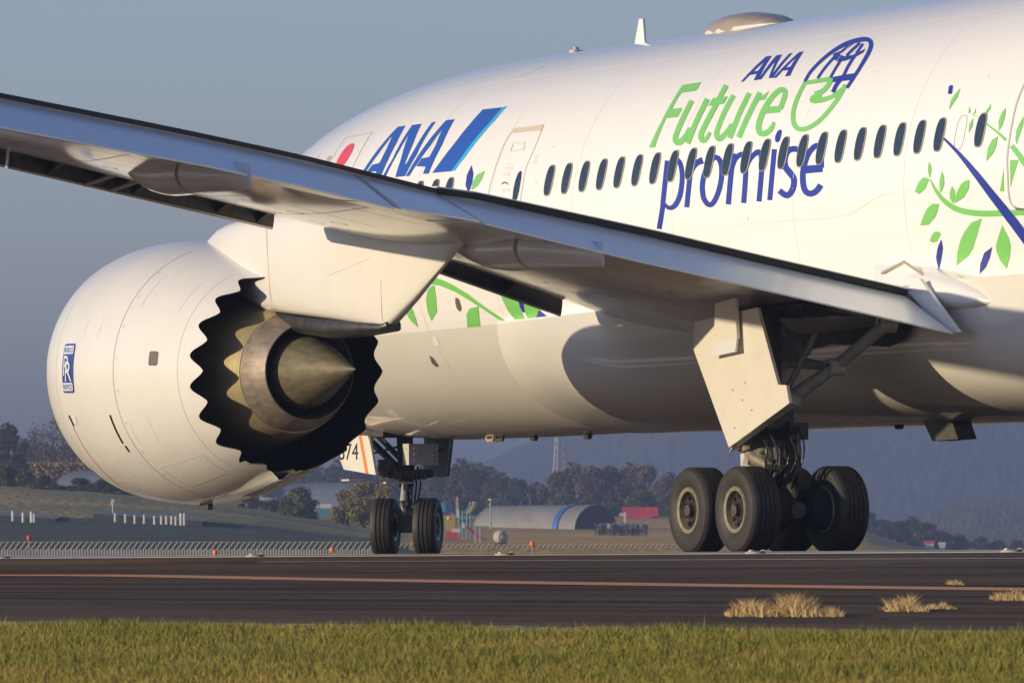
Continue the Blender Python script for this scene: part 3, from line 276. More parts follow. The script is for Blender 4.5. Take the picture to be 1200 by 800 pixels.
 ('leaf_emblem','leaf',[('p',[(29.861,0.1106),(29.931,0.0867),(29.953,0.0675),(29.912,0.0305),(29.848,0.0579),(29.835,0.0846)])]),
 ('leaf_emblem','leaf',[('p',[(29.446,-0.0253),(29.572,0.0172),(29.668,0.0345),(29.755,0.0391),(29.888,0.0256),(29.766,-0.0156),(29.591,-0.0371)])]),
 ('leaf_emblem','leaf',[('p',[(30.271,0.0583),(30.34,0.0271),(30.35,-0.003),(30.273,-0.0346),(30.208,-0.0394),(30.205,0.0143)])]),
 ('leaf_emblem','leaf',[('p',[(30.581,-0.014),(30.666,-0.0445),(30.649,-0.066),(30.578,-0.0941),(30.503,-0.071),(30.512,-0.0456)])]),
 ('leaf_emblem','leaf',[('p',[(31.111,0.003),(31.082,-0.0365),(30.936,-0.0706),(30.786,-0.0842),(30.611,-0.0961),(30.703,-0.0523),(30.856,-0.0111),(30.977,0.0015)])]),
 ('leaf_emblem','leaf',[('p',[(30.164,-0.0914),(30.083,-0.1268),(29.991,-0.1512),(29.769,-0.1812),(29.524,-0.1813),(29.66,-0.1389),(29.806,-0.1042),(29.987,-0.0864)])]),
 ('leaf_emblem','leaf',[('p',[(29.718,-0.2554),(29.822,-0.229),(29.926,-0.2156),(30.046,-0.2166),(30.106,-0.2272),(29.937,-0.2623),(29.786,-0.2662)])]),
 ('leaf_emblem','leaf',[('p',[(31.389,-0.1762),(31.159,-0.2504),(30.954,-0.3076),(30.749,-0.3428),(30.31,-0.383),(30.447,-0.323),(30.635,-0.2651),(30.802,-0.2301),(31.065,-0.1896)])]),
 ('leaf_emblem','leaf',[('p',[(31.949,-0.2166),(32.069,-0.2793),(32.057,-0.3168),(31.954,-0.361),(31.74,-0.42),(31.635,-0.3793),(31.603,-0.3326),(31.644,-0.3029),(31.789,-0.2601)])]),
 ('leaf_emblem','logo_blue2',[('p',[(30.081,-0.2531),(30.068,-0.2946),(29.931,-0.3464),(29.745,-0.3986),(29.783,-0.3365),(29.928,-0.2849)])]),
 ('leaf_emblem','logo_blue2',[('p',[(31.522,-0.3108),(31.364,-0.3597),(31.157,-0.4033),(30.9,-0.4336),(31.026,-0.3857),(31.242,-0.3348)])]),
 ('branch_emblem','leaf',[('s',[(29.904,0.0262),(29.928,0.0149),(29.966,-0.0011),(30.012,-0.0186),(30.062,-0.0353),(30.117,-0.0504),(30.177,-0.0656),(30.245,-0.0807),(30.324,-0.095),(30.413,-0.1081),(30.511,-0.1205),(30.621,-0.132),(30.746,-0.1422),(30.889,-0.1505),(31.044,-0.1574),(31.206,-0.1631),(31.368,-0.1678),(31.534,-0.171),(31.702,-0.173),(31.869,-0.1744),(32.034,-0.176),(32.202,-0.1776),(32.373,-0.1789),(32.535,-0.1805),(32.681,-0.1828),(32.804,-0.1854),(32.913,-0.1885),(33.015,-0.1923),(33.119,-0.1969),(33.237,-0.2033),(33.361,-0.2111),(33.472,-0.2186),(33.551,-0.2237)],[(29.921,0.0272),(29.963,0.0169),(30.018,0.0021),(30.08,-0.0139),(30.145,-0.0286),(30.208,-0.0421),(30.274,-0.0555),(30.345,-0.0681),(30.424,-0.0796),(30.51,-0.0906),(30.603,-0.1009),(30.704,-0.1102),(30.816,-0.1181),(30.945,-0.1252),(31.091,-0.1313),(31.245,-0.1364),(31.401,-0.1405),(31.557,-0.1436),(31.719,-0.1455),(31.886,-0.147),(32.051,-0.1486),(32.219,-0.1505),(32.39,-0.1523),(32.557,-0.1543),(32.709,-0.157),(32.84,-0.1606),(32.955,-0.1647),(33.063,-0.1694),(33.174,-0.1751),(33.296,-0.1829),(33.422,-0.192),(33.532,-0.2005),(33.608,-0.2065)])]),
 ('branch_emblem','logo_blue2',[('s',[(30.199,0.2132),(30.293,0.198),(30.426,0.1769),(30.574,0.1527),(30.716,0.1281),(30.846,0.1028),(30.977,0.076),(31.107,0.0481),(31.233,0.0198),(31.361,-0.0089),(31.486,-0.0381),(31.606,-0.0673),(31.719,-0.0953),(31.822,-0.1211),(31.917,-0.1455),(32.009,-0.1701),(32.102,-0.1964),(32.199,-0.2246),(32.294,-0.2542),(32.388,-0.2853),(32.482,-0.3178),(32.575,-0.3535),(32.665,-0.3923),(32.752,-0.4311),(32.839,-0.4662),(32.945,-0.4965),(33.058,-0.5231),(33.158,-0.5446),(33.226,-0.5594)],[(30.229,0.2186),(30.331,0.2047),(30.473,0.1848),(30.632,0.1616),(30.786,0.1377),(30.933,0.1137),(31.081,0.0882),(31.228,0.0617),(31.371,0.0348),(31.512,0.0067),(31.65,-0.0219),(31.783,-0.05),(31.907,-0.0769),(32.02,-0.1017),(32.125,-0.1253),(32.227,-0.1492),(32.332,-0.175),(32.436,-0.2031),(32.537,-0.2325),(32.638,-0.2632),(32.738,-0.2954),(32.836,-0.3312),(32.93,-0.3696),(33.019,-0.4067),(33.103,-0.4387),(33.191,-0.4668),(33.289,-0.4927),(33.379,-0.5149),(33.438,-0.5312)])]),
 ('leaf_emblem','leaf',[('p',[(30.302,0.4643),(30.312,0.4133),(30.177,0.3552),(30.134,0.3995),(30.191,0.4336)])]),
 ('leaf_emblem','leaf',[('p',[(30.776,0.3601),(30.876,0.3325),(30.815,0.3227)])]),
 ('leaf_emblem','leaf',[('p',[(30.997,0.3513),(31.031,0.3251),(30.983,0.3134)])]),
 ('leaf_emblem','leaf',[('p',[(31.004,0.3004),(31.038,0.2581),(30.959,0.2267),(30.921,0.2686)])]),
 ('leaf_emblem','leaf',[('p',[(31.431,0.3594),(31.45,0.3335),(31.391,0.3137),(31.319,0.3177)])]),
 ('leaf_emblem','leaf',[('p',[(31.921,0.3307),(31.966,0.2855),(31.939,0.2489),(31.875,0.2175),(31.803,0.2681),(31.836,0.3047)])]),
 ('leaf_emblem','leaf',[('p',[(31.864,0.1934),(31.858,0.1532),(31.782,0.1145),(31.595,0.0819),(31.613,0.1416),(31.709,0.1801)])]),
 ('leaf_emblem','leaf',[('p',[(32.549,0.2821),(32.567,0.2286),(32.461,0.1421),(32.402,0.1672),(32.389,0.2077),(32.445,0.2473)])]),
 ('leaf_emblem','leaf',[('p',[(32.305,0.0757),(32.557,0.0712),(32.317,-0.0519)])]),
 ('leaf_emblem','leaf',[('p',[(32.123,0.0369),(32.126,-0.0657),(32.0,-0.0636)])]),
 ('leaf_emblem','logo_blue2',[('p',[(29.902,0.4805),(29.933,0.489),(30.02,0.4852),(30.095,0.4419),(30.053,0.4375),(29.963,0.443)])]),
 ('branch_emblem','leaf',[('s',[(30.876,0.3238),(30.934,0.3178),(31.016,0.3094),(31.107,0.2999),(31.19,0.2908),(31.257,0.2825),(31.32,0.2742),(31.386,0.2653),(31.461,0.2553),(31.552,0.2436),(31.653,0.2308),(31.753,0.2178),(31.841,0.206),(31.918,0.1945),(31.991,0.1831),(32.052,0.1732),(32.094,0.1661)],[(30.88,0.3259),(30.939,0.3202),(31.022,0.3122),(31.115,0.303),(31.199,0.2941),(31.27,0.2862),(31.336,0.2784),(31.405,0.2701),(31.482,0.2607),(31.575,0.2497),(31.679,0.2374),(31.782,0.225),(31.875,0.2134),(31.959,0.2023),(32.037,0.1913),(32.103,0.1819),(32.149,0.1755)])]),
 ('branch_emblem','leaf',[('s',[(32.262,0.1345),(32.297,0.1277),(32.347,0.1183),(32.404,0.1071),(32.463,0.0951),(32.522,0.0818),(32.586,0.0665),(32.655,0.0503),(32.729,0.0341),(32.81,0.0179),(32.895,0.0017),(32.978,-0.0135),(33.053,-0.0273),(33.125,-0.0399),(33.195,-0.0519),(33.255,-0.0619),(33.297,-0.0688)],[(32.36,0.1472),(32.398,0.1406),(32.451,0.1312),(32.512,0.1198),(32.577,0.1073),(32.643,0.0934),(32.71,0.0782),(32.779,0.0628),(32.851,0.0479),(32.929,0.0329),(33.014,0.0174),(33.099,0.0022),(33.176,-0.0113),(33.245,-0.0242),(33.312,-0.0365),(33.368,-0.0469),(33.407,-0.0544)])]),
 ('branch_emblem','leaf',[('p',[(12.303,-0.179),(12.935,-0.1975),(13.263,-0.2172),(13.578,-0.2442),(14.069,-0.3),(14.596,-0.3824),(15.203,-0.4728),(15.059,-0.477),(14.554,-0.4006),(14.015,-0.3283),(13.63,-0.2843),(13.107,-0.2438),(12.656,-0.229),(12.187,-0.2233)])]),
 ('branch_emblem','logo_blue2',[('p',[(12.522,-0.2184),(12.785,-0.2217),(11.825,-0.3138),(11.198,-0.3663),(11.148,-0.3614),(11.752,-0.3045)])]),
 ('leaf_emblem','leaf',[('p',[(11.691,-0.2887),(11.795,-0.3134),(11.877,-0.3611),(11.885,-0.4087),(11.848,-0.4569),(11.676,-0.4195),(11.583,-0.3706),(11.522,-0.323)])]),
 ('leaf_emblem','leaf',[('p',[(12.924,-0.2398),(12.877,-0.3095),(12.758,-0.38),(12.438,-0.4265),(12.422,-0.3717),(12.485,-0.3131),(12.63,-0.2649),(12.779,-0.2462)])]),
 ('leaf_emblem','leaf',[('p',[(13.652,-0.4786),(13.813,-0.4062),(13.995,-0.3786),(14.333,-0.3704),(14.13,-0.4786)])]),
 ('leaf_emblem','leaf',[('p',[(15.246,-0.3201),(15.851,-0.3326),(15.792,-0.4159),(15.822,-0.47),(15.49,-0.4724),(15.338,-0.4096)])]),
 ('leaf_emblem','logo_blue2',[('p',[(15.82,-0.3613),(15.986,-0.3636),(15.949,-0.4283),(15.83,-0.4233)])]),
 ('leaf_emblem','leaf',[('p',[(15.994,-0.3679),(16.665,-0.3771),(16.183,-0.4689),(15.926,-0.4697),(15.925,-0.4263)])]),
 ('leaf_emblem','logo_blue2',[('p',[(16.45,-0.4207),(16.712,-0.4718),(16.176,-0.4714)])]),
 ('drain_port','oval',[('p',[(13.586,-0.3144),(13.673,-0.318),(13.714,-0.3327),(13.704,-0.3706),(13.639,-0.3885),(13.58,-0.3886),(13.524,-0.3725),(13.529,-0.3429)])]),
 ('drain_port','oval',[('p',[(14.649,-0.5435),(14.737,-0.5466),(14.792,-0.5621),(14.795,-0.6094),(14.714,-0.616),(14.656,-0.6113),(14.608,-0.583)])]),
 ('drain_port','oval',[('p',[(15.296,-0.5479),(15.376,-0.5499),(15.42,-0.5663),(15.395,-0.6131),(15.341,-0.6172),(15.27,-0.6161),(15.238,-0.5871)])]),
 ('drain_port','oval',[('p',[(11.738,-0.6218),(11.837,-0.6419),(11.844,-0.6907),(11.73,-0.6994),(11.655,-0.6747)])]),
 ('drain_port','pale',[('p',[(12.233,-0.5149),(12.365,-0.5199),(12.349,-0.5643),(12.187,-0.5751),(12.142,-0.5439)])]),
 ('door_seam','line',[('s',[(15.02,0.1439),(15.023,0.1593),(15.025,0.1816),(15.026,0.2062),(15.027,0.2288),(15.031,0.2476),(15.036,0.2652),(15.043,0.2833),(15.049,0.3035),(15.054,0.327),(15.057,0.3529),(15.058,0.3794),(15.059,0.4046),(15.061,0.4285),(15.063,0.4521),(15.066,0.4744),(15.071,0.4943),(15.082,0.5119),(15.098,0.5273),(15.115,0.5405),(15.129,0.5512),(15.142,0.5587),(15.154,0.5631),(15.165,0.5658),(15.173,0.5679)],[(15.0,0.1446),(15.003,0.16),(15.005,0.1823),(15.006,0.2071),(15.007,0.2297),(15.01,0.2486),(15.016,0.2663),(15.022,0.2845),(15.028,0.3047),(15.033,0.3283),(15.035,0.3542),(15.036,0.3807),(15.037,0.406),(15.038,0.4301),(15.04,0.4538),(15.043,0.4761),(15.048,0.4963),(15.059,0.514),(15.075,0.5296),(15.092,0.5429),(15.106,0.5537),(15.118,0.5613),(15.131,0.566),(15.143,0.5688),(15.151,0.5709)]),('s',[(16.2,0.5663),(16.211,0.5593),(16.226,0.5498),(16.242,0.5368),(16.257,0.5196),(16.268,0.4965),(16.274,0.4686),(16.273,0.4398),(16.266,0.4134),(16.252,0.3901),(16.232,0.3682),(16.212,0.3467),(16.201,0.325),(16.201,0.3035),(16.208,0.2825),(16.218,0.2608),(16.225,0.2376),(16.229,0.2096),(16.23,0.1784),(16.227,0.1501),(16.221,0.1305)],[(16.223,0.565),(16.234,0.558),(16.249,0.5484),(16.265,0.5353),(16.28,0.518),(16.29,0.4948),(16.296,0.467),(16.295,0.4382),(16.288,0.4118),(16.273,0.3885),(16.253,0.3665),(16.233,0.3452),(16.222,0.3237),(16.221,0.3025),(16.228,0.2816),(16.238,0.26),(16.245,0.2368),(16.249,0.2088),(16.25,0.1776),(16.247,0.1493),(16.241,0.1298)]),('s',[(15.403,0.4746),(15.837,0.4723)],[(15.394,0.4773),(15.829,0.475)]),('s',[(15.824,0.4741),(15.88,0.4296)],[(15.842,0.4732),(15.897,0.4287)]),('s',[(15.885,0.4304),(15.415,0.4314)],[(15.893,0.4278),(15.423,0.4288)]),('s',[(15.428,0.4295),(15.407,0.4753)],[(15.41,0.4307),(15.39,0.4765)])]),
 ('door_lintel','tan',[('p',[(15.113,0.5724),(15.681,0.5717),(16.218,0.5735),(16.258,0.5482),(16.226,0.5359),(15.659,0.5412),(15.121,0.5412)])]),
 ('door_pane','pane',[('p',[(16.027,0.3083),(16.089,0.302),(16.125,0.2678),(16.141,0.2047),(16.11,0.1601),(16.053,0.1454),(15.986,0.1464),(15.94,0.1545),(15.923,0.2084),(15.932,0.2596),(15.97,0.2965)])]),
 ('exit_arrow','darkred',[('s',[(15.434,0.244),(15.452,0.2455),(15.476,0.2478),(15.501,0.2499),(15.524,0.2507),(15.543,0.2508),(15.565,0.2502),(15.587,0.2491),(15.606,0.2478),(15.625,0.2462),(15.645,0.2436),(15.665,0.2408),(15.68,0.2388)],[(15.418,0.2465),(15.43,0.2488),(15.449,0.2521),(15.472,0.2554),(15.498,0.2577),(15.53,0.2579),(15.561,0.2571),(15.592,0.2556),(15.621,0.2536),(15.647,0.2502),(15.669,0.2464),(15.686,0.2429),(15.696,0.2406)])]),
 ('small_print','faint',[('p',[(15.419,0.3611),(15.69,0.3586),(15.693,0.3514),(15.422,0.3539)]),('p',[(15.422,0.3444),(15.692,0.3419),(15.716,0.3215),(15.447,0.3233)]),('p',[(15.402,0.3094),(15.639,0.3076),(15.658,0.2875),(15.423,0.2881)]),('p',[(15.506,0.2211),(15.773,0.2194),(15.77,0.2024),(15.504,0.2029)])]),
 ('small_print','faint2',[('p',[(16.415,0.3858),(16.53,0.386),(16.533,0.3776),(16.418,0.3774)]),('p',[(16.407,0.368),(16.515,0.3678),(16.521,0.3576),(16.414,0.3572)]),('p',[(16.407,0.3532),(16.561,0.3533),(16.563,0.3444),(16.409,0.3443)]),('p',[(16.668,0.2458),(16.705,0.2463),(16.718,0.2312),(16.68,0.2308)])]),
 ('door_seam','line2',[('s',[(32.334,0.5003),(32.314,0.4921),(32.285,0.4805),(32.255,0.4657),(32.232,0.4482),(32.217,0.4277),(32.204,0.4042),(32.194,0.379),(32.189,0.3533),(32.188,0.3271),(32.192,0.3),(32.197,0.2723),(32.2,0.2446),(32.2,0.2154),(32.2,0.1851),(32.197,0.1563),(32.194,0.1314),(32.191,0.1132),(32.191,0.0994),(32.193,0.0856),(32.199,0.0673),(32.208,0.0416),(32.216,0.0115),(32.223,-0.0181),(32.226,-0.0429),(32.228,-0.0624),(32.23,-0.0789),(32.235,-0.093),(32.245,-0.1055),(32.258,-0.1159),(32.275,-0.1242),(32.304,-0.1314),(32.349,-0.1379),(32.407,-0.1441),(32.479,-0.1496),(32.567,-0.1542),(32.674,-0.1577),(32.819,-0.16),(32.994,-0.1613),(33.164,-0.1615),(33.295,-0.1601),(33.374,-0.1585),(33.426,-0.156),(33.462,-0.1493),(33.49,-0.1373),(33.514,-0.1176),(33.525,-0.0922),(33.531,-0.0636),(33.541,-0.0344),(33.553,-0.0052),(33.563,0.0261),(33.574,0.0598),(33.59,0.0968),(33.609,0.1397),(33.627,0.1876),(33.638,0.2358),(33.643,0.2795),(33.649,0.3178),(33.656,0.3531),(33.661,0.385),(33.661,0.4129),(33.664,0.4361),(33.67,0.4549),(33.671,0.4706),(33.654,0.4841),(33.629,0.4948),(33.587,0.5037),(33.521,0.5088),(33.416,0.5124),(33.23,0.5159),(32.984,0.5186),(32.736,0.5199),(32.549,0.5195),(32.443,0.5162),(32.386,0.5105),(32.357,0.5047),(32.336,0.5009)],[(32.384,0.494),(32.364,0.4857),(32.335,0.4743),(32.305,0.4601),(32.283,0.4433),(32.268,0.4232),(32.254,0.4001),(32.244,0.3753),(32.238,0.35),(32.237,0.3242),(32.24,0.2974),(32.244,0.2699),(32.247,0.2423),(32.247,0.2133),(32.247,0.1831),(32.244,0.1544),(32.24,0.1297),(32.237,0.1116),(32.237,0.0981),(32.239,0.0846),(32.245,0.0665),(32.253,0.0409),(32.262,0.0109),(32.268,-0.0185),(32.272,-0.0432),(32.273,-0.0626),(32.275,-0.0789),(32.28,-0.0926),(32.29,-0.1045),(32.302,-0.1142),(32.316,-0.1213),(32.339,-0.1269),(32.377,-0.1324),(32.431,-0.1381),(32.497,-0.1432),(32.579,-0.1476),(32.682,-0.1508),(32.824,-0.1531),(32.996,-0.1544),(33.164,-0.1546),(33.292,-0.1532),(33.367,-0.1517),(33.403,-0.1503),(33.422,-0.1463),(33.447,-0.1356),(33.47,-0.1168),(33.481,-0.0917),(33.487,-0.063),(33.496,-0.0335),(33.509,-0.0041),(33.519,0.0274),(33.53,0.0614),(33.545,0.0986),(33.564,0.1418),(33.581,0.1899),(33.592,0.2383),(33.596,0.2823),(33.601,0.3209),(33.608,0.3565),(33.612,0.3885),(33.612,0.4167),(33.614,0.4403),(33.62,0.4593),(33.62,0.4742),(33.605,0.4862),(33.585,0.4946),(33.574,0.4977),(33.535,0.5004),(33.437,0.5037),(33.255,0.5072),(33.01,0.5098),(32.764,0.5111),(32.58,0.5107),(32.481,0.5076),(32.43,0.5026),(32.404,0.4972),(32.382,0.4934)])]),
 ('door_sill','oval',[('p',[(32.358,-0.1413),(32.675,-0.1519),(32.669,-0.1595),(32.448,-0.1544)])]),
 ('door_seam','line',[('s',[(7.977,0.5309),(7.984,0.5512),(7.986,0.5813),(7.98,0.615),(7.97,0.6453),(7.961,0.6715),(7.951,0.697),(7.939,0.7193),(7.927,0.7355)],[(7.956,0.533),(7.963,0.5533),(7.965,0.5835),(7.958,0.6174),(7.946,0.6478),(7.937,0.6743),(7.926,0.6999),(7.913,0.7223),(7.9,0.7386)]),('s',[(7.934,0.7331),(8.05,0.7294),(8.212,0.7247),(8.392,0.72),(8.566,0.7156),(8.749,0.7111),(8.946,0.7064),(9.123,0.7024),(9.244,0.6999)],[(7.893,0.741),(8.01,0.7371),(8.174,0.7321),(8.356,0.7271),(8.53,0.7227),(8.714,0.718),(8.913,0.7131),(9.09,0.709),(9.212,0.7064)]),('s',[(9.166,0.7005),(9.18,0.683),(9.194,0.6585),(9.205,0.6319),(9.212,0.6073),(9.217,0.5855),(9.221,0.5644),(9.223,0.5432),(9.223,0.5215),(9.223,0.4967),(9.22,0.4701),(9.214,0.4465),(9.207,0.4303)],[(9.194,0.6976),(9.207,0.6801),(9.221,0.6557),(9.231,0.6293),(9.237,0.6048),(9.242,0.5832),(9.245,0.5621),(9.246,0.541),(9.246,0.5194),(9.246,0.4947),(9.243,0.4682),(9.236,0.4446),(9.228,0.4285)])]),
 ('door_pane','tan2',[('p',[(7.679,0.5585),(7.678,0.6106),(7.89,0.6008),(7.874,0.542)])]),
 ('cockpit_shade','tan3',[('p',[(6.324,0.6829),(7.063,0.6595),(7.133,0.6182),(6.797,0.6207)])]),
 ('skin_seam','white2',[('s',[(14.829,0.6397),(14.946,0.642),(15.109,0.6455),(15.309,0.6503),(15.54,0.6563),(15.833,0.6663),(16.183,0.6785),(16.51,0.6901),(16.733,0.6983)],[(14.819,0.6419),(14.928,0.6458),(15.083,0.6509),(15.275,0.6573),(15.497,0.665),(15.795,0.6739),(16.15,0.6851),(16.482,0.6957),(16.71,0.7028)])]),
 ('skin_seam','white2',[('s',[(13.357,0.9833),(13.423,0.9954),(13.509,1.0141),(13.597,1.035),(13.675,1.0532),(13.733,1.0702),(13.791,1.0861),(13.84,1.0998),(13.869,1.1102)],[(13.336,0.9867),(13.383,1.0016),(13.45,1.0233),(13.517,1.0477),(13.572,1.0697),(13.64,1.0854),(13.708,1.0997),(13.768,1.1116),(13.81,1.1199)])]),
 ('skin_seam','faint',[('s',[(23.658,-0.0953),(24.029,-0.0965),(24.561,-0.0982),(25.141,-0.0998),(25.66,-0.1009),(26.103,-0.1031),(26.524,-0.1062),(26.922,-0.1066),(27.294,-0.1009),(27.627,-0.085),(27.925,-0.0618),(28.207,-0.0389),(28.498,-0.024),(28.802,-0.0192),(29.109,-0.0205),(29.424,-0.0253),(29.753,-0.031),(30.134,-0.0386),(30.551,-0.0489),(30.926,-0.059),(31.186,-0.066)],[(23.658,-0.0921),(24.029,-0.0933),(24.561,-0.095),(25.141,-0.0966),(25.66,-0.0977),(26.103,-0.0999),(26.525,-0.103),(26.921,-0.1034),(27.289,-0.0978),(27.619,-0.082),(27.914,-0.059),(28.197,-0.036),(28.492,-0.0209),(28.799,-0.0161),(29.108,-0.0174),(29.425,-0.0222),(29.754,-0.0278),(30.136,-0.0355),(30.553,-0.0459),(30.929,-0.056),(31.189,-0.0629)])]),
]
WINDOWS = [(17.183,0.2373),(17.802,0.2374),(18.423,0.2369),(19.039,0.2367),(19.651,0.2361),(20.272,0.2361),(20.89,0.2351),(21.498,0.2356),(22.11,0.2358),(22.728,0.2346),(23.338,0.2352),(23.951,0.2349),(24.557,0.2359),(25.168,0.2355),(25.783,0.235),(26.397,0.2362),(26.999,0.2354),(27.612,0.2361),(28.231,0.2357),(28.844,0.2361),(29.457,0.2365),(30.072,0.2358),(31.302,0.2349),(13.477,0.2354),(12.93,0.2352),(12.33,0.2358)]
BLANK_WINDOW = (30.697, 0.2357)
# ================================================================== ground
ZG = lin([(-200, -3.2), (-120, -2.5), (-66, -1.75), (-41, -.85), (-35, -.54), (-7.5, 0), (7.5, 0), (60, -.9)])
def sheet(name, xs, ys, m, dz=0., parent=None):
    V = [(x, y, ZG(y)+dz) for x in xs for y in ys]; n = len(ys)
    F = [(i*n+j, (i+1)*n+j, (i+1)*n+j+1, i*n+j+1) for i in range(len(xs)-1) for j in range(n-1)]
    return obj(name, V, F, m, parent)
XS = list(np.linspace(-160, 300, 47))
taxiway = struct(sheet('taxiway', XS, [-36, -35, -30, -20, -7.5, 0, 7.5, 20, 40, 60], 'asphalt'))
verge = struct(sheet('grass_verge', XS, [-200, -160, -120, -90, -66, -55, -48, -44, -41, -38, -36.6, -35.9], 'verge', .012))
def ribbon(name, pts, w, m, dz):
    V = []; F = []
    for i, p in enumerate(pts):
        a = np.array(pts[max(i-1, 0)]); b = np.array(pts[min(i+1, len(pts)-1)]); d = b-a; n = np.array([-d[1], d[0]])/np.hypot(*d)*w/2
        for s in (-1, 1): x, y = np.array(p)+n*s; V.append((x, y, ZG(y)+dz))
        if i: F.append((2*i-2, 2*i-1, 2*i+1, 2*i))
    return obj(name, V, F, m, taxiway)
fy = pc([(-60, -20.0), (36.6, -20.37), (39.7, -20.5), (44, -21.15), (48.5, -22.05), (54.3, -23.1), (59.4, -24.0), (68, -25.4), (74.9, -26.4), (90, -28.2), (200, -40)])
ribbon('curved_line', [(x, fy(x)) for x in np.linspace(-60, 118, 90)], .74, 'orange_line', .006)
ribbon('edge_line', [(x, -8.1) for x in np.linspace(-2, 200, 60)], 2.4, 'white_line', .006)
ribbon('worn_line', [(x, -12.6-.006*x) for x in np.linspace(28, 200, 40)], .22, 'white_line', .006)

rc = random.Random(11)
for k in range(7):                                   # crack sealing and slab joints
    y0 = -10.5-3.4*k; ribbon('crack_seal', [(x, y0+.25*noise.noise((x*.12, k*3.1, 0))+.08*noise.noise((x*.7, k, 4))-.012*x*(k % 3 == 1)) for x in np.linspace(20, 115, 90)], .05+.05*rc.random(), 'tar', .005)
for k in range(16):
    x0 = 24+5.6*k; ribbon('slab_joint', [(x0+.15*noise.noise((y*.5, k, 0)), y) for y in np.linspace(-35, -7.6, 30)], .05, 'tar', .0035)
for k in range(9):                                   # wheel tracks
    y0 = -9.3-2.9*k-rc.random(); x0 = 22+rc.random()*30; ribbon('tyre_mark', [(x, y0-.02*(x-x0)) for x in np.linspace(x0, x0+25+30*rc.random(), 24)], .35+.3*rc.random(), 'tar_worn' if k % 2 else 'pale_worn', .0022+.0003*k)
# ================================================================== the airliner
AL = Vector((28.6, 0, 0))
jet = thing('airliner', AL, 'white twin-engine jet airliner with blue and green lettering, standing on the taxiway with flaps lowered', 'airplane')
FUS = [(0.0, 4.35, 4.4, 4.3, 0.05), (0.25, 4.38, 4.72, 3.95, 0.5), (0.8, 4.46, 5.1, 3.45, 0.95), (1.67, 4.6, 5.68, 2.96, 1.4), (2.45, 4.7, 6.18, 2.64, 1.72), (3.3, 4.79, 6.66, 2.39, 2.02), (4.74, 4.9, 7.28, 2.13, 2.42), (6.4, 4.99, 7.7, 1.98, 2.67), (8.4, 5.05, 7.97, 1.92, 2.82), (10.4, 5.09, 8.12, 1.92, 2.89), (12.6, 5.11, 8.185, 1.93, 2.9), (17.2, 5.165, 8.228, 1.99, 2.9), (24.5, 5.255, 8.335, 2.08, 2.9), (34, 5.37, 8.46, 2.2, 2.9), (40, 5.5, 8.53, 2.6, 2.8), (46, 5.9, 8.55, 3.6, 2.35), (52, 6.5, 8.4, 5.1, 1.45), (56, 6.9, 7.9, 6.3, 0.6), (57, 7.0, 7.3, 6.8, 0.15)]
fzc, fzt, fzb, fw = [pc([(r[0], r[k]) for r in FUS]) for k in (1, 2, 3, 4)]
def fus(x, a, off=0.):
    zc = fzc(x); h = (fzt(x)-zc) if math.sin(a) >= 0 else (zc-fzb(x)); w = fw(x); y, z = -w*math.cos(a), zc+h*math.sin(a)
    if off:
        ny, nz = -math.cos(a)/w, math.sin(a)/h; l = math.hypot(ny, nz); y += off*ny/l; z += off*nz/l
    return (x, y, z)
# fuselage skin: white above, grey below a straight paint line
def fus_mat():
    m = mat('fuselage_paint', WHITE, .30, coat=.9, crough=.05, bump=(2.6, .22, .010), stretch=(.45, 1, 1)); nt = m.node_tree; b = nt.nodes['Principled BSDF']
    tc = nt.nodes.new('ShaderNodeTexCoord'); sp = nt.nodes.new('ShaderNodeSeparateXYZ'); nt.links.new(tc.outputs['Object'], sp.inputs[0])
    k = nt.nodes.new('ShaderNodeMath'); k.operation = 'MULTIPLY_ADD'; k.inputs[1].default_value = -.0163; k.inputs[2].default_value = -3.61+.0163*10.6
    nt.links.new(sp.outputs[0], k.inputs[0])
    s = nt.nodes.new('ShaderNodeMath'); s.operation = 'ADD'; nt.links.new(k.outputs[0], s.inputs[0]); nt.links.new(sp.outputs[2], s.inputs[1])
    g = nt.nodes.new('ShaderNodeMath'); g.operation = 'GREATER_THAN'; g.inputs[1].default_value = 0; nt.links.new(s.outputs[0], g.inputs[0])
    n = nt.nodes.new('ShaderNodeTexNoise'); n.inputs['Scale'].default_value = .7; n.inputs['Detail'].default_value = 5
    mp = nt.nodes.new('ShaderNodeMapping'); mp.inputs['Scale'].default_value = (.35, 1, 1.6); nt.links.new(tc.outputs['Object'], mp.inputs[0]); nt.links.new(mp.outputs[0], n.inputs[0])
    w = nt.nodes.new('ShaderNodeMix'); w.data_type = 'RGBA'; w.inputs[6].default_value = (.86, .835, .785, 1); w.inputs[7].default_value = (.91, .885, .835, 1); nt.links.new(n.outputs[0], w.inputs[0])
    q = nt.nodes.new('ShaderNodeMix'); q.data_type = 'RGBA'; q.inputs[6].default_value = (.69, .655, .565, 1); q.inputs[7].default_value = (.79, .755, .665, 1); nt.links.new(n.outputs[0], q.inputs[0])
    x = nt.nodes.new('ShaderNodeMix'); x.data_type = 'RGBA'; nt.links.new(g.outputs[0], x.inputs[0]); nt.links.new(q.outputs[2], x.inputs[6]); nt.links.new(w.outputs[2], x.inputs[7])
    nt.links.new(x.outputs[2], b.inputs['Base Color'])
fus_mat()
xs = sorted(set([0, .1, .25, .5] + list(np.round(np.linspace(.8, 12, 36), 3)) + list(np.linspace(12.5, 57, 60)))); NA = 112
V, F = loft([[fus(x, 2*PI*k/NA) for k in range(NA)] for x in xs])
fuselage = obj('fuselage', V, F, 'fuselage_paint', jet, smooth='full')
cnt = [0]
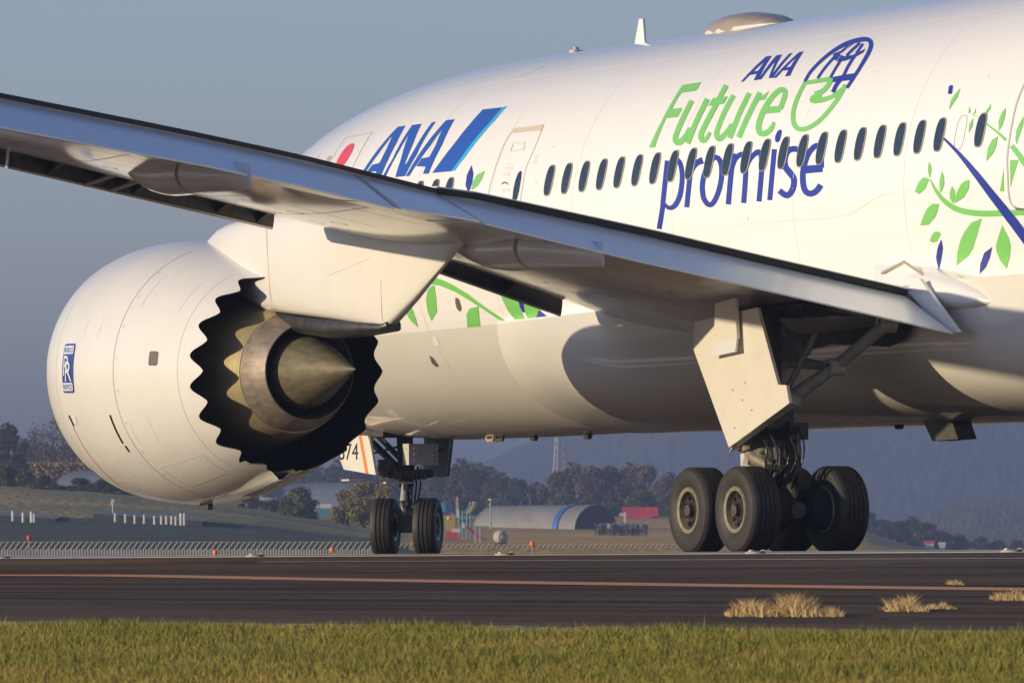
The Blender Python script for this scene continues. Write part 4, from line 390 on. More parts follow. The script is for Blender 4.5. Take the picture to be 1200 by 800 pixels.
def decal(name, m, pieces, srf=fus, base=.004, parent=None, sx=.6, sa=R(3)):
    """paint film lying on a skin: pieces in (station, angle), cut finely so that it follows the curve"""
    bm = bmesh.new(); out = MB()
    for q in pieces:
        cnt[0] += 1; off = base+.0003*(cnt[0] % 14)
        b = bmesh.new()
        if q[0] == 'p':
            vs = [b.verts.new((x, a*2.9, 0)) for x, a in q[1]]; b.faces.new(vs)
            bmesh.ops.triangulate(b, faces=b.faces)
        else:
            L = [b.verts.new((x, a*2.9, 0)) for x, a in q[1]]; T = [b.verts.new((x, a*2.9, 0)) for x, a in q[2]]
            for i in range(len(L)-1): b.faces.new((L[i], L[i+1], T[i+1], T[i]))
        X = [v.co.x for v in b.verts]; A = [v.co.y for v in b.verts]
        for lo, hi, st, ax in ((min(X), max(X), sx, 0), (min(A), max(A), sa*2.9, 1)):
            k = math.floor(lo/st)+1
            while k*st < hi:
                co = [0, 0, 0]; no = [0, 0, 0]; co[ax] = k*st; no[ax] = 1
                bmesh.ops.bisect_plane(b, geom=b.verts[:]+b.edges[:]+b.faces[:], plane_co=co, plane_no=no); k += 1
        b.verts.ensure_lookup_table(); b.verts.index_update()
        out.add([srf(v.co.x, v.co.y/2.9, off) for v in b.verts], [[v.index for v in f.verts] for f in b.faces]); b.free()
    bm.free()
    return out.build(name, m, parent or fuselage)
for nm, m, pcs in DECALS: decal(nm, m, pcs, base=.0085 if nm == 'branch_emblem' and m == 'logo_blue2' else .004)
def window(x, a, name, blank=False):
    t = MB(); n = 20; hx, hz = .135, .235
    def rim(k, g, off):
        t_ = 2*PI*k/n; c, s = math.cos(t_), math.sin(t_); e = .62
        u = math.copysign(abs(c)**e, c)*(hx+g); v = math.copysign(abs(s)**.8, s)*(hz+g)
        return fus(x+u, a+v/2.95, off)
    UV = [(math.copysign(abs(math.cos(2*PI*k/n))**.62, math.cos(2*PI*k/n))*(hx-.004), math.copysign(abs(math.sin(2*PI*k/n))**.8, math.sin(2*PI*k/n))*(hz-.004)) for k in range(n)]
    r = [[rim(k, g, o) for k in range(n)] for g, o in ((.013, .009), (.0, .016), (-.004, .0135))]
    V, F = loft(r, caps=False); t.add(V, F); t.cur = 1
    g = [r[2]]
    for q in (.75, .5, .25):
        g.append([fus(x+q*u_, a+q*v_/2.95, .0135) for u_, v_ in UV])
    V, F = loft(g, caps=False); t.add(V, F); t.add(g[-1], [tuple(range(n))])
    t.build(name, ['pane_rim', 'pane'], fuselage, smooth=30)
for x, a in WINDOWS: window(x, a, 'cabin_window')
decal('window_plug', 'line', [('s', [(BLANK_WINDOW[0]+.135*math.copysign(abs(math.cos(t))**.6, math.cos(t)), BLANK_WINDOW[1]+.08*math.copysign(abs(math.sin(t))**.8, math.sin(t))) for t in np.linspace(0, 2*PI, 33)], [(BLANK_WINDOW[0]+.150*math.copysign(abs(math.cos(t))**.6, math.cos(t)), BLANK_WINDOW[1]+.085*math.copysign(abs(math.sin(t))**.8, math.sin(t))) for t in np.linspace(0, 2*PI, 33)])])
# skin seams round the barrel
for x in (12.2, 33.2):
    decal('skin_seam', 'faint', [('s', [(x, a) for a in np.linspace(-.8, 1.5, 40)], [(x+.012, a) for a in np.linspace(-.8, 1.5, 40)])], base=.0015)

for x in (9.4, 15.1, 18.1, 21.6, 25.6, 29.1, 31.9): decal('skin_seam', 'seam_soft', [('s', [(x, a) for a in np.linspace(-.5, 1.5, 30)], [(x+.010, a) for a in np.linspace(-.5, 1.5, 30)])], base=.0012)
for a in (.62, .98, -.22):
    X = np.linspace(8.6, 34, 60); decal('skin_seam', 'seam_soft', [('s', [(x, a) for x in X], [(x, a+.0035) for x in X])], base=.0010)
for x, a, w_, h_ in ((14.4, .08, .12, .02), (17.0, -.05, .06, .012), (20.4, -.12, .08, .014), (24.1, -.08, .05, .02), (27.2, .62, .10, .012), (31.0, .5, .05, .02), (16.9, .42, .14, .012)):
    decal('placard', 'faint', [('p', [(x, a), (x+w_, a), (x+w_, a+h_), (x, a+h_)])], base=.0025)
# wing to body fairing
def wbf(x, t):
    k = min(1, max(0, (x-14.8)/5.2)); k = k*k*(3-2*k); e = min(1, max(0, (37-x)/6)); k *= e*e*(3-2*e)
    zt = 3.78+.012*(x-20); zb = 1.93 - .02*k; w = fw(x)-.25+.42*k; h = zt-zb; p = 2.15+1.1*k
    c, s = math.cos(t), math.sin(t)
    y = -w*math.copysign(abs(c)**(2/p), c); z = zt - h*abs(s)**(2/p) if s <= 0 else zt
    return (x, y, z)
rings = []
for x in np.linspace(14.9, 36.9, 56): rings.append([wbf(x, -PI*k/40) for k in range(41)]+[(x, 0, 3.9)])
V, F = loft(rings); fairing = obj('belly_fairing', V, F, 'fuselage_paint', jet, smooth=60)
# wing root fillet tongue
rg = []
for x, zt, zb, w in ((28.2, 4.22, 3.8, .06), (29.2, 4.18, 3.55, .24), (30.2, 4.08, 3.45, .34), (31.0, 3.95, 3.44, .33), (31.6, 3.78, 3.46, .28), (31.9, 3.64, 3.50, .20), (32.08, 3.58, 3.53, .05)):
    rg.append([(x, -2.86-w*1.15*max(0, math.sin(t))**.8+.35*(math.sin(t) < 0), (zt+zb)/2+(zt-zb)/2*math.cos(t)) for t in np.linspace(0, 2*PI, 20, endpoint=False)])
V, F = loft(rg); obj('root_fillet', V, F, 'white_paint', fuselage)
# roof antennas
rg = []
for x, h, w in ((17.6, .02, .10), (17.7, .12, .28), (17.95, .19, .42), (18.4, .235, .50), (18.9, .235, .50), (19.4, .18, .42), (19.8, .09, .28), (20.0, .02, .10)):
    rg.append([(x, w*math.cos(t), fzt(x)-.02+h*1.18*max(0, math.sin(t))**.7 if math.sin(t) > 0 else fzt(x)-.1) for t in np.linspace(0, PI, 16)]+[(x, w*math.cos(t), fzt(x)-.12) for t in (PI, 0)])
V, F = loft(rg); dome = obj('roof_radome', V, F, 'radome', fuselage)
rg = [[(x, w*math.cos(t), fzt(x)+.005 if math.sin(t) > 0 else fzt(x)-.12) for t in np.linspace(.05, 2*PI+.05, 16, endpoint=False)] for x, w in ((17.5, .10), (17.7, .33), (18.0, .46), (18.5, .53), (19.2, .50), (19.7, .36), (20.08, .10))]
V, F = loft(rg); obj('radome_skirt', V, F, 'tan3', fuselage)
b = MB(); b.prism([(14.62, .02, 8.20), (15.0, .02, 8.20), (14.93, .02, 8.62), (14.80, .02, 8.62)], (0, -.04, 0)); b.build('blade_antenna', 'white_paint', fuselage)
b = MB(); b.lathe([(0, .12), (.05, .12), (.06, .05), (.10, .05), (.11, 0)], 14, (12.45, 0, 8.19), 'z'); b.build('roof_beacon', 'gear_grey', fuselage)
# belly fittings
b = MB(); b.prism([(26.35, -1.15, 2.02), (27.25, -1.15, 2.02), (27.5, -1.15, 1.66), (26.7, -1.15, 1.64)], (0, .32, 0)); b.build('outflow_door', 'gear_dark', fairing)
b = MB(); b.prism([(29.7, -1.15, 2.02), (30.5, -1.15, 2.02), (30.8, -1.15, 1.68), (30.1, -1.15, 1.68)], (0, .32, 0)); b.build('outflow_door', 'gear_dark', fairing)
for x, y in ((9.6, -.3), (9.95, -.3)):
    b = MB(); b.tube([(x, y, 1.95), (x+.06, y, 1.885), (x+.26, y, 1.89), (x+.3, y, 1.95)], .03, 8); b.build('drain_mast', ['lens_yellow' if x < 9.8 else 'gear_dark'], fuselage)
for x in (11.2, 13.2, 23.9, 25.4):
    b = MB(); b.tube([(x, -.2, 1.98), (x, -.2, 1.86)], [.10, .06], 8); b.build('drain_mast', 'gear_dark', fuselage)

# ---------------------------------------------------------------- port wing
TEx = lambda y: 31.05+.14*y if y < 11.45 else 28.07+.4*y
zte = lin([(2.4, 2.95), (3.3, 3.09), (4.65, 3.33), (7.66, 3.87), (9.54, 4.2), (11.45, 4.57), (13.05, 4.72), (15.63, 5.11), (17.98, 5.37), (20.19, 5.62), (29.6, 6.66)])
zup = lin([(2.4, 3.56), (3.32, 3.72), (5.8, 4.15), (7.86, 4.52), (10.74, 4.99), (11.45, 5.06), (13.36, 5.35), (14.07, 5.46), (16.48, 5.76), (19.48, 6.10), (29.6, 7.25)])
zlip = lin([(2.4, 3.42), (3.7, 3.66), (7.4, 4.33), (10.8, 4.74), (17.1, 5.42), (29.6, 6.78)])
xlip = lambda y: 16.75+.715*y
CH = lambda y: 1.5 if y < 11.45 else 1.5-.028*(y-11.45)
YS = [2.2, 3.3, 4.65, 6.2, 7.66, 9.0, 10.2, 11.45, 12.2, 13.05, 14.5, 16.0, 18.0, 20.2, 23, 26, 29.6]
def wing_sec(y):
    xl = xlip(y)+.42; xt = TEx(y)-CH(y)+.04; c = xt-xl; zn = zlip(y)+.50; zt = zup(y); zl = zlip(y)+.20; ze = zt-.34; P = []
    N = 14
    for i in range(N+1):
        u = (1-i/N); u = u*u*(1.4-.4*u)
        P.append((xl+u*c, -y, zn+(zt-zn)*u+.075*c*math.sqrt(u)*(1-u)))
    for i in range(1, N+1):
        u = (i/N)**1.5
        s = min(1, u/.02)
        P.append((xl+u*c*.97, -y, (zl+(ze-zl)*u)+(1-s)*.1-.035*c*4*u*(1-u)*(1-.35*u)))
    return P
V, F = loft([wing_sec(y) for y in YS]); wing = obj('wing', V, F, 'wing_paint', jet, smooth=35)
def flap(name, y0, y1, parent, up=0.0, n=7, m='flap_paint'):
    rings = []
    for y in np.linspace(y0, y1, n):
        xt, zt, xu, zu, c = TEx(y), zte(y)+up, TEx(y)-CH(y), zup(y), CH(y)
        zu -= .025; q = lambda t, b=0.: (xt+(xu-xt)*t, -y, zt+(zu-zt)*t+b)
        rings.append([q(0, .012), q(.3, .010), q(.6, .010), q(.85, .006), q(1.0, .0), q(1.25, -.05), (xu-.5, -y, zu-.14), (xu-.56, -y, zu-.24), (xu-.4, -y, zu-.36), q(.9, -.34), q(.55, -.21), q(.25, -.09), q(0, -.012)])
    V, F = loft(rings); return obj(name, V, F, m, parent, smooth=35)
fl_in = flap('flap', 3.42, 11.40, wing); fl_mid = flap('flaperon', 11.50, 12.98, wing, .02, 3); fl_out = flap('flap', 13.1, 23.5, wing); flap('aileron', 23.6, 29.4, wing)
# rubber seal along the spoiler trailing edge
def strip(name, ya, yb, m, dx, z0, z1, parent, n=14):
    rings = []
    for y in np.linspace(ya, yb, n):
        x = TEx(y)-CH(y)+.05; z = zup(y)
        rings.append([(x+dx[0], -y, z+z1), (x+dx[1], -y, z+z1-.01), (x+dx[1], -y, z+z0), (x+dx[0], -y, z+z0)])
    V, F = loft(rings); return obj(name, V, F, m, parent, smooth=False)
strip('trailing_edge_seal', 3.38, 11.44, 'seal_black', (-.16, .03), -.028, .058, wing); strip('trailing_edge_seal', 11.47, 29.5, 'seal_black', (-.16, .03), -.02, .052, wing, 24)
strip('spoiler_lip', 3.3, 11.44, 'white_paint', (-.30, .0), .064, .09, wing)
# lit end plate of the inboard flap, with a small hinge door above
e = MB(); e.prism([(30.0, -3.36, 3.80), (30.42, -3.36, 3.93), (31.58, -3.36, 3.13), (31.1, -3.36, 3.15)], (0, .06, 0)); e.build('flap_end_plate', 'white_paint', fl_in)
e = MB(); e.prism([(31.42, -2.96, 3.12), (31.48, -3.02, 3.10), (30.6, -2.98, 3.86), (30.42, -2.96, 3.86)], (.0, .08, 0)); e.build('flap_end_rib', 'tan3', fl_in)
e = MB(); e.prism([(28.95, -3.16, 4.05), (29.55, -3.10, 4.20), (30.38, -3.10, 3.90), (29.85, -3.2, 3.78)], (0, .06, -.02)); e.build('hinge_door', 'white_paint', wing)
e = MB(); e.tube([(28.95, -3.19, 4.06), (29.52, -3.13, 4.21), (30.36, -3.13, 3.91), (29.9, -3.22, 3.78)], .022, 6); e.build('door_trim', 'tan2', wing)
# chordwise split lines on the flaps are real gaps; small seam strips
# slats: crescent noses, drooped, dark on the inside
def slat(ya, yb, n=10):
    rings = []
    for y in np.linspace(ya, yb, n):
        x, z = xlip(y), zlip(y); s = 1.0-.012*max(0, y-10)
        prof = [(0, .0), (-.13, .05), (-.25, .20), (-.25, .42), (-.08, .62), (.22, .76), (.52, .80), (.52, .775), (.30, .70), (.16, .55), (.10, .36), (.075, .15), (.035, .03)]
        rings.append([(x+p*s, -y, z+q*s) for p, q in prof])
    V, F = loft(rings); mi = []
    for i in range(n-1): mi += [0]*6+[1]*6+[0]
    mi += [0, 0]
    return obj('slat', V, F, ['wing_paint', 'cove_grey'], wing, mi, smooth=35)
slat(3.75, 7.9); s_out = slat(11.0, 17.0); slat(17.06, 23.2); slat(23.25, 29.3)
def bracket(y, w=.10, m='gear_dark'):
    b = MB(); x, z = xlip(y), zlip(y)
    b.prism([(x+.04, -y-w/2, z+.04), (x+.08, -y-w/2, z+.40), (x+.50, -y-w/2, z+.52), (x+.50, -y-w/2, z+.18), (x+.2, -y-w/2, z+.1)], (0, w, 0)); b.build('slat_track', m, wing)
for y in (11.35, 12.3, 14.2, 14.55, 15.05, 16.1, 17.6, 19.2, 21, 5.2, 6.9): bracket(y)
for y in (14.75, 15.3):
    b = MB(); b.tube([(xlip(y)+.02, -y, zlip(y)+.02), (xlip(y)+.65, -y+.25, zlip(y)+.16)], .03, 6); b.build('actuator_rod', 'white_paint', wing)
# flap track fairings
def canoe(y, xt, L, zt, zb, w, zwing):
    rings = []; N = 16
    for i in range(9):
        u = i/8; x = xt-L+u*L*.58; k = math.sin(min(1, u*1.25)*PI/2)**.8
        rings.append([(x, -y+w*k*math.cos(t)*.5, zwing-(zwing-zb)*k*(.5-.5*math.sin(t))) for t in np.linspace(0, 2*PI, N, endpoint=False)])
    V, F = loft(rings); f = obj('flap_track_fairing', V, F, 'wing_paint', wing, smooth=50)
    rings = []
    for i in range(8):
        u = i/7; x = xt-L*.40+u*L*.40; k = 1-.95*u**1.7; top = zwing-(zwing-zt)*u; bot = zb+(zt-.36-zb)*u**1.6*.3
        rings.append([(x, -y+w*.96*k*math.cos(t)*.5, (top+bot)/2+(top-bot)/2*math.sin(t)) for t in np.linspace(0, 2*PI, N, endpoint=False)])
    V, F = loft(rings); obj('fairing_tail', V, F, 'flap_paint', f, smooth=50)
canoe(9.35, 32.2, 5.2, 4.33, 4.02, .70, 4.62); canoe(15.75, 34.4, 4.4, 5.25, 4.92, .62, 5.50); canoe(20.55, 36.4, 3.6, 5.78, 5.36, .56, 6.0)
# skin joints under the wing
def wlow(y, u, off=.004):
    xl = xlip(y)+.42; xt = TEx(y)-CH(y)+.04; c = xt-xl; zl = zlip(y)+.20; ze = zup(y)-.34; s = min(1, u/.02)
    return (xl+u*c*.97, -y, (zl+(ze-zl)*u)+(1-s)*.1-.035*c*4*u*(1-u)*(1-.35*u)-off)
def wseam(path, w, m='line'):
    V = []; F = []
    for i, (y, u) in enumerate(path):
        dy, du = (w, 0) if abs(path[0][0]-path[-1][0]) < .3 else (0, w/6)
        V += [wlow(y, u), wlow(y+dy, u+du)]
        if i: F.append((2*i-2, 2*i-1, 2*i+1, 2*i))
    obj('panel_seam', V, F, m, wing)
for y in (4.4, 6.1, 7.9, 12.4, 13.9, 15.4, 16.9, 18.4, 19.9): wseam([(y, u) for u in np.linspace(.06, .95, 26)], .016, 'tan2')
for u in (.16, .62, .84): wseam([(y, u) for y in np.linspace(3.4, 26, 90)], .014, 'tan2')
for y in np.arange(4.0, 21, .95):
    for u in (.36, .5):
        P = [(y+.14*math.cos(t), u+.028*math.sin(t)) for t in np.linspace(0, 2*PI, 17)]; V = []; F = []
        for i, (a, b_) in enumerate(P): V += [wlow(a, b_), wlow(y+(a-y)*.90, u+(b_-u)*.90)]; F += [(2*i-2, 2*i-1, 2*i+1, 2*i)] if i else []
        obj('access_panel', V, F, 'tan2', wing)
for y, u in ((5.9, .70), (6.05, .73), (6.3, .70), (6.5, .74), (5.6, .76), (7.1, .71), (10.9, .3), (14.6, .35)):
    obj('drain_hole', [wlow(y, u), wlow(y+.07, u), wlow(y+.07, u+.007), wlow(y, u+.007)], [(0, 1, 2, 3)], 'oval', wing)
# starboard wing, a mirror of the port one (it lies outside the photograph, behind the fuselage)
mw = wing.data.copy(); mw.name = 'wing'; mw.transform(Matrix.Scale(-1, 4, (0, 1, 0))); mw.flip_normals()
finish(bpy.data.objects.new('wing', mw), jet)
for f in (fl_in, fl_mid, fl_out):
    md = f.data.copy(); md.transform(Matrix.Scale(-1, 4, (0, 1, 0))); md.flip_normals(); finish(bpy.data.objects.new(f.name.split('.')[0], md), bpy.data.objects['wing.001'])

# ---------------------------------------------------------------- port engine
EY = -9.75; ez = lambda x: 2.74+(22.45-x)*.012
NAC = [(17.0, 1.48), (17.06, 1.6), (17.3, 1.75), (17.75, 1.91), (18.45, 2.0), (19.2, 2.02), (20, 1.96), (20.9, 1.83), (21.7, 1.65), (22.2, 1.535), (22.75, 1.45)]
fR = pc(NAC)
def nac(x, a, off=0.): r = fR(x)+off; return (x, EY-r*math.cos(a), ez(x)+r*math.sin(a))
NN = 400; NCH = 20
def edge(t):
    s = abs(math.sin(NCH*t/2)); return 22.21+.38*(.22*(1-s**.9)+.78*(.5+.5*math.cos(NCH*t)))
rings = []
for u in np.concatenate([np.linspace(0, .06, 6), np.linspace(.09, 1, 30)]):
    rings.append([nac(17.0+u*(edge(2*PI*k/NN)-17.0), 2*PI*k/NN) for k in range(NN)])
V, F = loft(rings, caps=False); no = len(F)
inner = []
for u in np.linspace(1, 0, 12):
    inner.append([(lambda x, a, r: (x, EY-r*math.cos(a), ez(x)+r*math.sin(a)))(19.6+u*(edge(2*PI*k/NN)-19.6), 2*PI*k/NN, fR(19.6+u*(edge(2*PI*k/NN)-19.6))-.018-.10*(1-u)) for k in range(NN)])
lip = [(17.0, 1.48), (17.05, 1.40), (17.4, 1.34), (18.2, 1.40)]
front = [[(x, EY-r*math.cos(2*PI*k/NN), ez(x)+r*math.sin(2*PI*k/NN)) for k in range(NN)] for x, r in lip]
mb = MB(); mb.add(V, F); mb.cur = 1; V2, F2 = loft([rings[-1]]+inner, caps=False); mb.add(V2, F2); mb.cur = 2; V3, F3 = loft(front, caps=False); mb.add(V3, F3)
nacelle = mb.build('engine_nacelle', ['nacelle_paint', 'duct_black', 'bare_metal'], jet, smooth=50)
c = MB(); c.lathe([(0, .05), (.0, 1.42)], 60, (18.25, EY, ez(18.25))); c.lathe([(19.6, 1.86), (19.62, 1.2)], 60, (0, EY, ez(19.6))); c.build('fan_disc', 'duct_black', nacelle, smooth=False)
c = MB(); c.lathe([(19.65, 1.30), (20.6, 1.24), (21.3, 1.16), (21.9, 1.06), (22.3, .98), (22.64, .905), (22.65, .88)], 96, (0, EY, 2.72)); c.build('core_cowl', 'core_gold', nacelle)
c = MB(); c.lathe([(22.62, .893), (22.8, .855), (22.97, .80), (23.17, .725), (23.175, .71), (22.9, .68), (22.2, .66)], 96, (0, EY, 2.72)); c.build('core_nozzle', 'nozzle_brown', nacelle)
c = MB(); c.lathe([(22.2, .47), (22.6, .53), (22.95, .555), (23.1, .545), (23.5, .43), (24.0, .27), (24.5, .105), (24.76, .022), (24.80, 0)], 80, (0, EY, 2.72)); c.build('exhaust_plug', 'plug_metal', nacelle)
c = MB(); c.lathe([(22.22, .10), (22.21, .66)], 60, (0, EY, 2.72)); c.build('turbine_disc', 'duct_black', nacelle, smooth=False)
b = MB(); b.box((24.44, EY, 2.72), (.006, .006, .006)); 
# strut fairing between core and pylon
rg = [[(x, EY+w*cx, z) for cx, z in ((-1, zt), (1, zt), (1, zb), (-1, zb))] for x, w, zt, zb in ((20.2, .30, 4.2, 3.6), (22.2, .26, 3.95, 3.42), (22.72, .20, 3.86, 3.44))]
V, F = loft(rg); obj('strut_fairing', V, F, 'nozzle_brown', nacelle, smooth=False)
# seams, badge, markings on the cowl
def ring_seam(x, a0, a1, w=.014, m='line', name='cowl_seam'):
    A = np.linspace(a0, a1, 60); decal(name, m, [('s', [(x, a) for a in A], [(x+w, a) for a in A])], nac, .002, nacelle, sa=.3)
ring_seam(20.28, -1.5, 1.25); ring_seam(21.92, -1.2, 1.1, .010, 'faint'); ring_seam(18.22, -1.5, 1.4, .012, 'faint2'); ring_seam(17.6, -1.5, 1.5, .008, 'line')
decal('red_mark', 'red_line', [('s', [(18.52-.25*max(0, -a-.7), a) for a in np.linspace(-.36, -1.3, 30)], [(18.545-.25*max(0, -a-.7), a) for a in np.linspace(-.36, -1.3, 30)])], nac, .003, nacelle, sa=.3)
decal('cowl_latch', 'print_black', [('s', [(19.965, a) for a in np.linspace(-.335, -.58, 12)], [(20.02, a) for a in np.linspace(-.335, -.58, 12)]), ('s', [(19.99, a) for a in np.linspace(-.60, -.66, 4)], [(20.045, a) for a in np.linspace(-.60, -.66, 4)])], nac, .004, nacelle, sa=.2)
decal('cowl_vent', 'oval', [('p', [(21.23, .16), (21.26, .175), (21.42, .175), (21.45, .16), (21.45, .065), (21.42, .05), (21.26, .05), (21.23, .065)])], nac, .004, nacelle, sa=.2)
decal('lip_metal', 'bare_metal', [('p', [(17.02, -1.5), (17.9, -1.5), (17.9, -.85), (17.72, -.85), (17.72, -.62), (17.42, -.60), (17.30, .1), (17.02, .1)])], nac, .0025, nacelle, .12, .04)
def rrect(x0, x1, a0, a1, r=.03):
    P = []
    for cx, ca, t0 in ((x1-r, a1-r/2, 0), (x0+r, a1-r/2, PI/2), (x0+r, a0+r/2, PI), (x1-r, a0+r/2, 1.5*PI)):
        P += [(cx+r*math.cos(t0+k*PI/8), ca+r/2*math.sin(t0+k*PI/8)) for k in range(5)]
    return [('p', P)]
def text_on(s, x0, x1, a0, a1, m, name, srf, parent, base, flip=1):
    cu_ = bpy.data.curves.new('t', 'FONT'); cu_.body = s; cu_.resolution_u = 3; o = bpy.data.objects.new('t', cu_); COL.objects.link(o)
    me = bpy.data.meshes.new_from_object(o.evaluated_get(bpy.context.evaluated_depsgraph_get())); bpy.data.objects.remove(o)
    X = [v.co.x for v in me.vertices]; Y = [v.co.y for v in me.vertices]
    V = [srf(x0+(v.co.x-min(X))/(max(X)-min(X))*(x1-x0), a0+(v.co.y-min(Y))/(max(Y)-min(Y))*(a1-a0), base) for v in me.vertices]
    return obj(name, V, [list(p.vertices) for p in me.polygons], m, parent, smooth=False)
bx0, bx1 = 18.52, 18.98
decal('maker_badge', 'badge_blue', rrect(bx0, bx1, -.152, .222, .05), nac, .004, nacelle, .1, .04)
for a0, a1 in ((.142, .205), (-.136, -.075)): decal('badge_panel', 'badge_pale', rrect(bx0+.03, bx1-.03, a0, a1, .02), nac, .0115, nacelle, .1, .03)
text_on('ROLLS', bx0+.06, bx1-.06, .155, .192, 'badge_blue', 'badge_lettering', nac, nacelle, .020)
text_on('ROYCE', bx0+.06, bx1-.06, -.124, -.087, 'badge_blue', 'badge_lettering', nac, nacelle, .020)
text_on('R', bx0+.05, bx1-.14, -.02, .13, 'badge_pale', 'badge_lettering', nac, nacelle, .013)
text_on('R', bx0+.14, bx1-.05, -.065, .085, 'badge_pale', 'badge_lettering', nac, nacelle, .018)
decal('small_print', 'print_black', [('p', [(18.50, -.325), (18.56, -.325), (18.60, -.41), (18.54, -.415)])], nac, .004, nacelle, .1, .04)
decal('small_print', 'faint', [('p', [(18.62, -.33), (18.78, -.33), (18.78, -.39), (18.62, -.40)]), ('p', [(18.36, -.335), (18.46, -.335), (18.46, -.36), (18.36, -.36)])], nac, .004, nacelle, .1, .04)
decal('drain_panel', 'oval', [('p', [(20.7, -1.66), (22.0, -1.66), (22.0, -1.5), (20.7, -1.5)])], nac, .004, nacelle, .15, .05)
decal('drain_panel', 'tan2', [('p', [(20.4, -1.9), (22.1, -1.9), (22.1, -1.70), (20.4, -1.70)])], nac, .004, nacelle, .15, .05)
def outline(x0, x1, a0, a1, w=.012, m='faint'):
    P = [(x0, a0), (x1, a0), (x1, a1), (x0, a1), (x0, a0)]; Q = [(x0+w, a0+w/2), (x1-w, a0+w/2), (x1-w, a1-w/2), (x0+w, a1-w/2), (x0+w, a0+w/2)]
    decal('access_panel', m, [('s', P, Q)], nac, .003, nacelle, .2, .05)
outline(20.45, 21.0, -.62, -.40); outline(19.2, 19.7, .25, .42); outline(20.6, 21.6, .55, .9, m='faint2'); outline(18.6, 19.5, -.95, -.72); outline(20.5, 21.7, -1.15, -.85)
for k in range(9): decal('cowl_fastener', 'line', [('p', [(20.36, -1.2+.26*k), (20.39, -1.2+.26*k), (20.39, -1.185+.26*k), (20.36, -1.185+.26*k)])], nac, .003, nacelle, .3, .1)
b = MB(); b.box((19.6, EY-.1, ez(19.6)-fR(19.6)-.03), (.3, .08, .10)); b.build('drain_mast', 'gear_dark', nacelle)
rg = []
for x, h in ((20.2, .01), (20.9, .10), (21.7, .20), (22.35, .24)):
    rg.append([(x, EY-fR(min(x, 22.4))*math.cos(a)*(1+.0)-0, ez(x)+(fR(min(x, 22.4))+h*.55*math.exp(-((a+1.50)/.07)**2)-.01)*math.sin(a)) for a in np.linspace(-1.75, -1.1, 18)])
V, F = loft(rg, closed=False, caps=False); obj('keel_fairing', V, F, 'nacelle_paint', nacelle)
# pylon
rg = []
for x, zt, zb, w in ((19.35, 4.70, 4.60, .03), (19.8, 4.84, 4.45, .13), (20.3, 4.95, 4.3, .26), (20.9, 5.02, 4.0, .38), (21.6, 5.06, 3.80, .45), (22.4, 5.10, 3.62, .46), (23.4, 5.1, 3.54, .44), (24.6, 5.1, 3.44, .34), (25.6, 5.1, 3.34, .20), (26.0, 5.1, 3.29, .13), (26.9, 5.1, 3.68, .09), (27.9, 5.1, 4.16, .05), (29.5, 5.1, 4.90, .02)):
    p = 5; zc = (zt+zb)/2; h = (zt-zb)/2; ring = []
    for k in range(28):
        t = 2*PI*k/28; c_, s_ = math.cos(t), math.sin(t)
        ring.append((x, EY+w*math.copysign(abs(c_)**(2/p), c_), zc+h*math.copysign(abs(s_)**(2/(3.2 if s_ > 0 else p)), s_)))
    rg.append(ring)
V, F = loft(rg); pylon = obj('pylon', V, F, 'nacelle_paint', jet, smooth=45)
rg = []
for x, zt, zb, w in ((22.3, 3.66, 3.50, .30), (23.2, 3.58, 3.28, .30), (24.2, 3.50, 3.18, .28), (25.0, 3.44, 3.19, .24), (26.0, 3.36, 3.24, .18), (26.12, 3.40, 3.28, .12)):
    rg.append([(x, EY+w*math.copysign(abs(math.cos(t))**.6, math.cos(t)), (zt+zb)/2+(zt-zb)/2*math.copysign(abs(math.sin(t))**.6, math.sin(t))) for t in np.linspace(0, 2*PI, 18, endpoint=False)])
V, F = loft(rg); obj('heat_shield', V, F, 'shield_metal', pylon, smooth=45)
b = MB()
for P in ([(22.62, 0, 5.0), (22.72, 0, 4.3), (22.80, 0, 3.66)], [(22.80, 0, 3.66), (22.60, 0, 3.68)], [(24.6, 0, 4.1), (25.7, 0, 4.32)], [(26.0, 0, 3.4), (25.98, 0, 4.0)]):
    wy = lambda x: EY-float(np.interp(x, [21.4, 22.4, 23.4, 24.6, 25.6, 26.0, 28.9], [.44, .46, .44, .34, .20, .13, .02]))-.003
    b = MB(); b.tube([(p[0], wy(p[0]), p[2]) for p in P], .006, 4); b.build('panel_seam', 'faint', pylon)

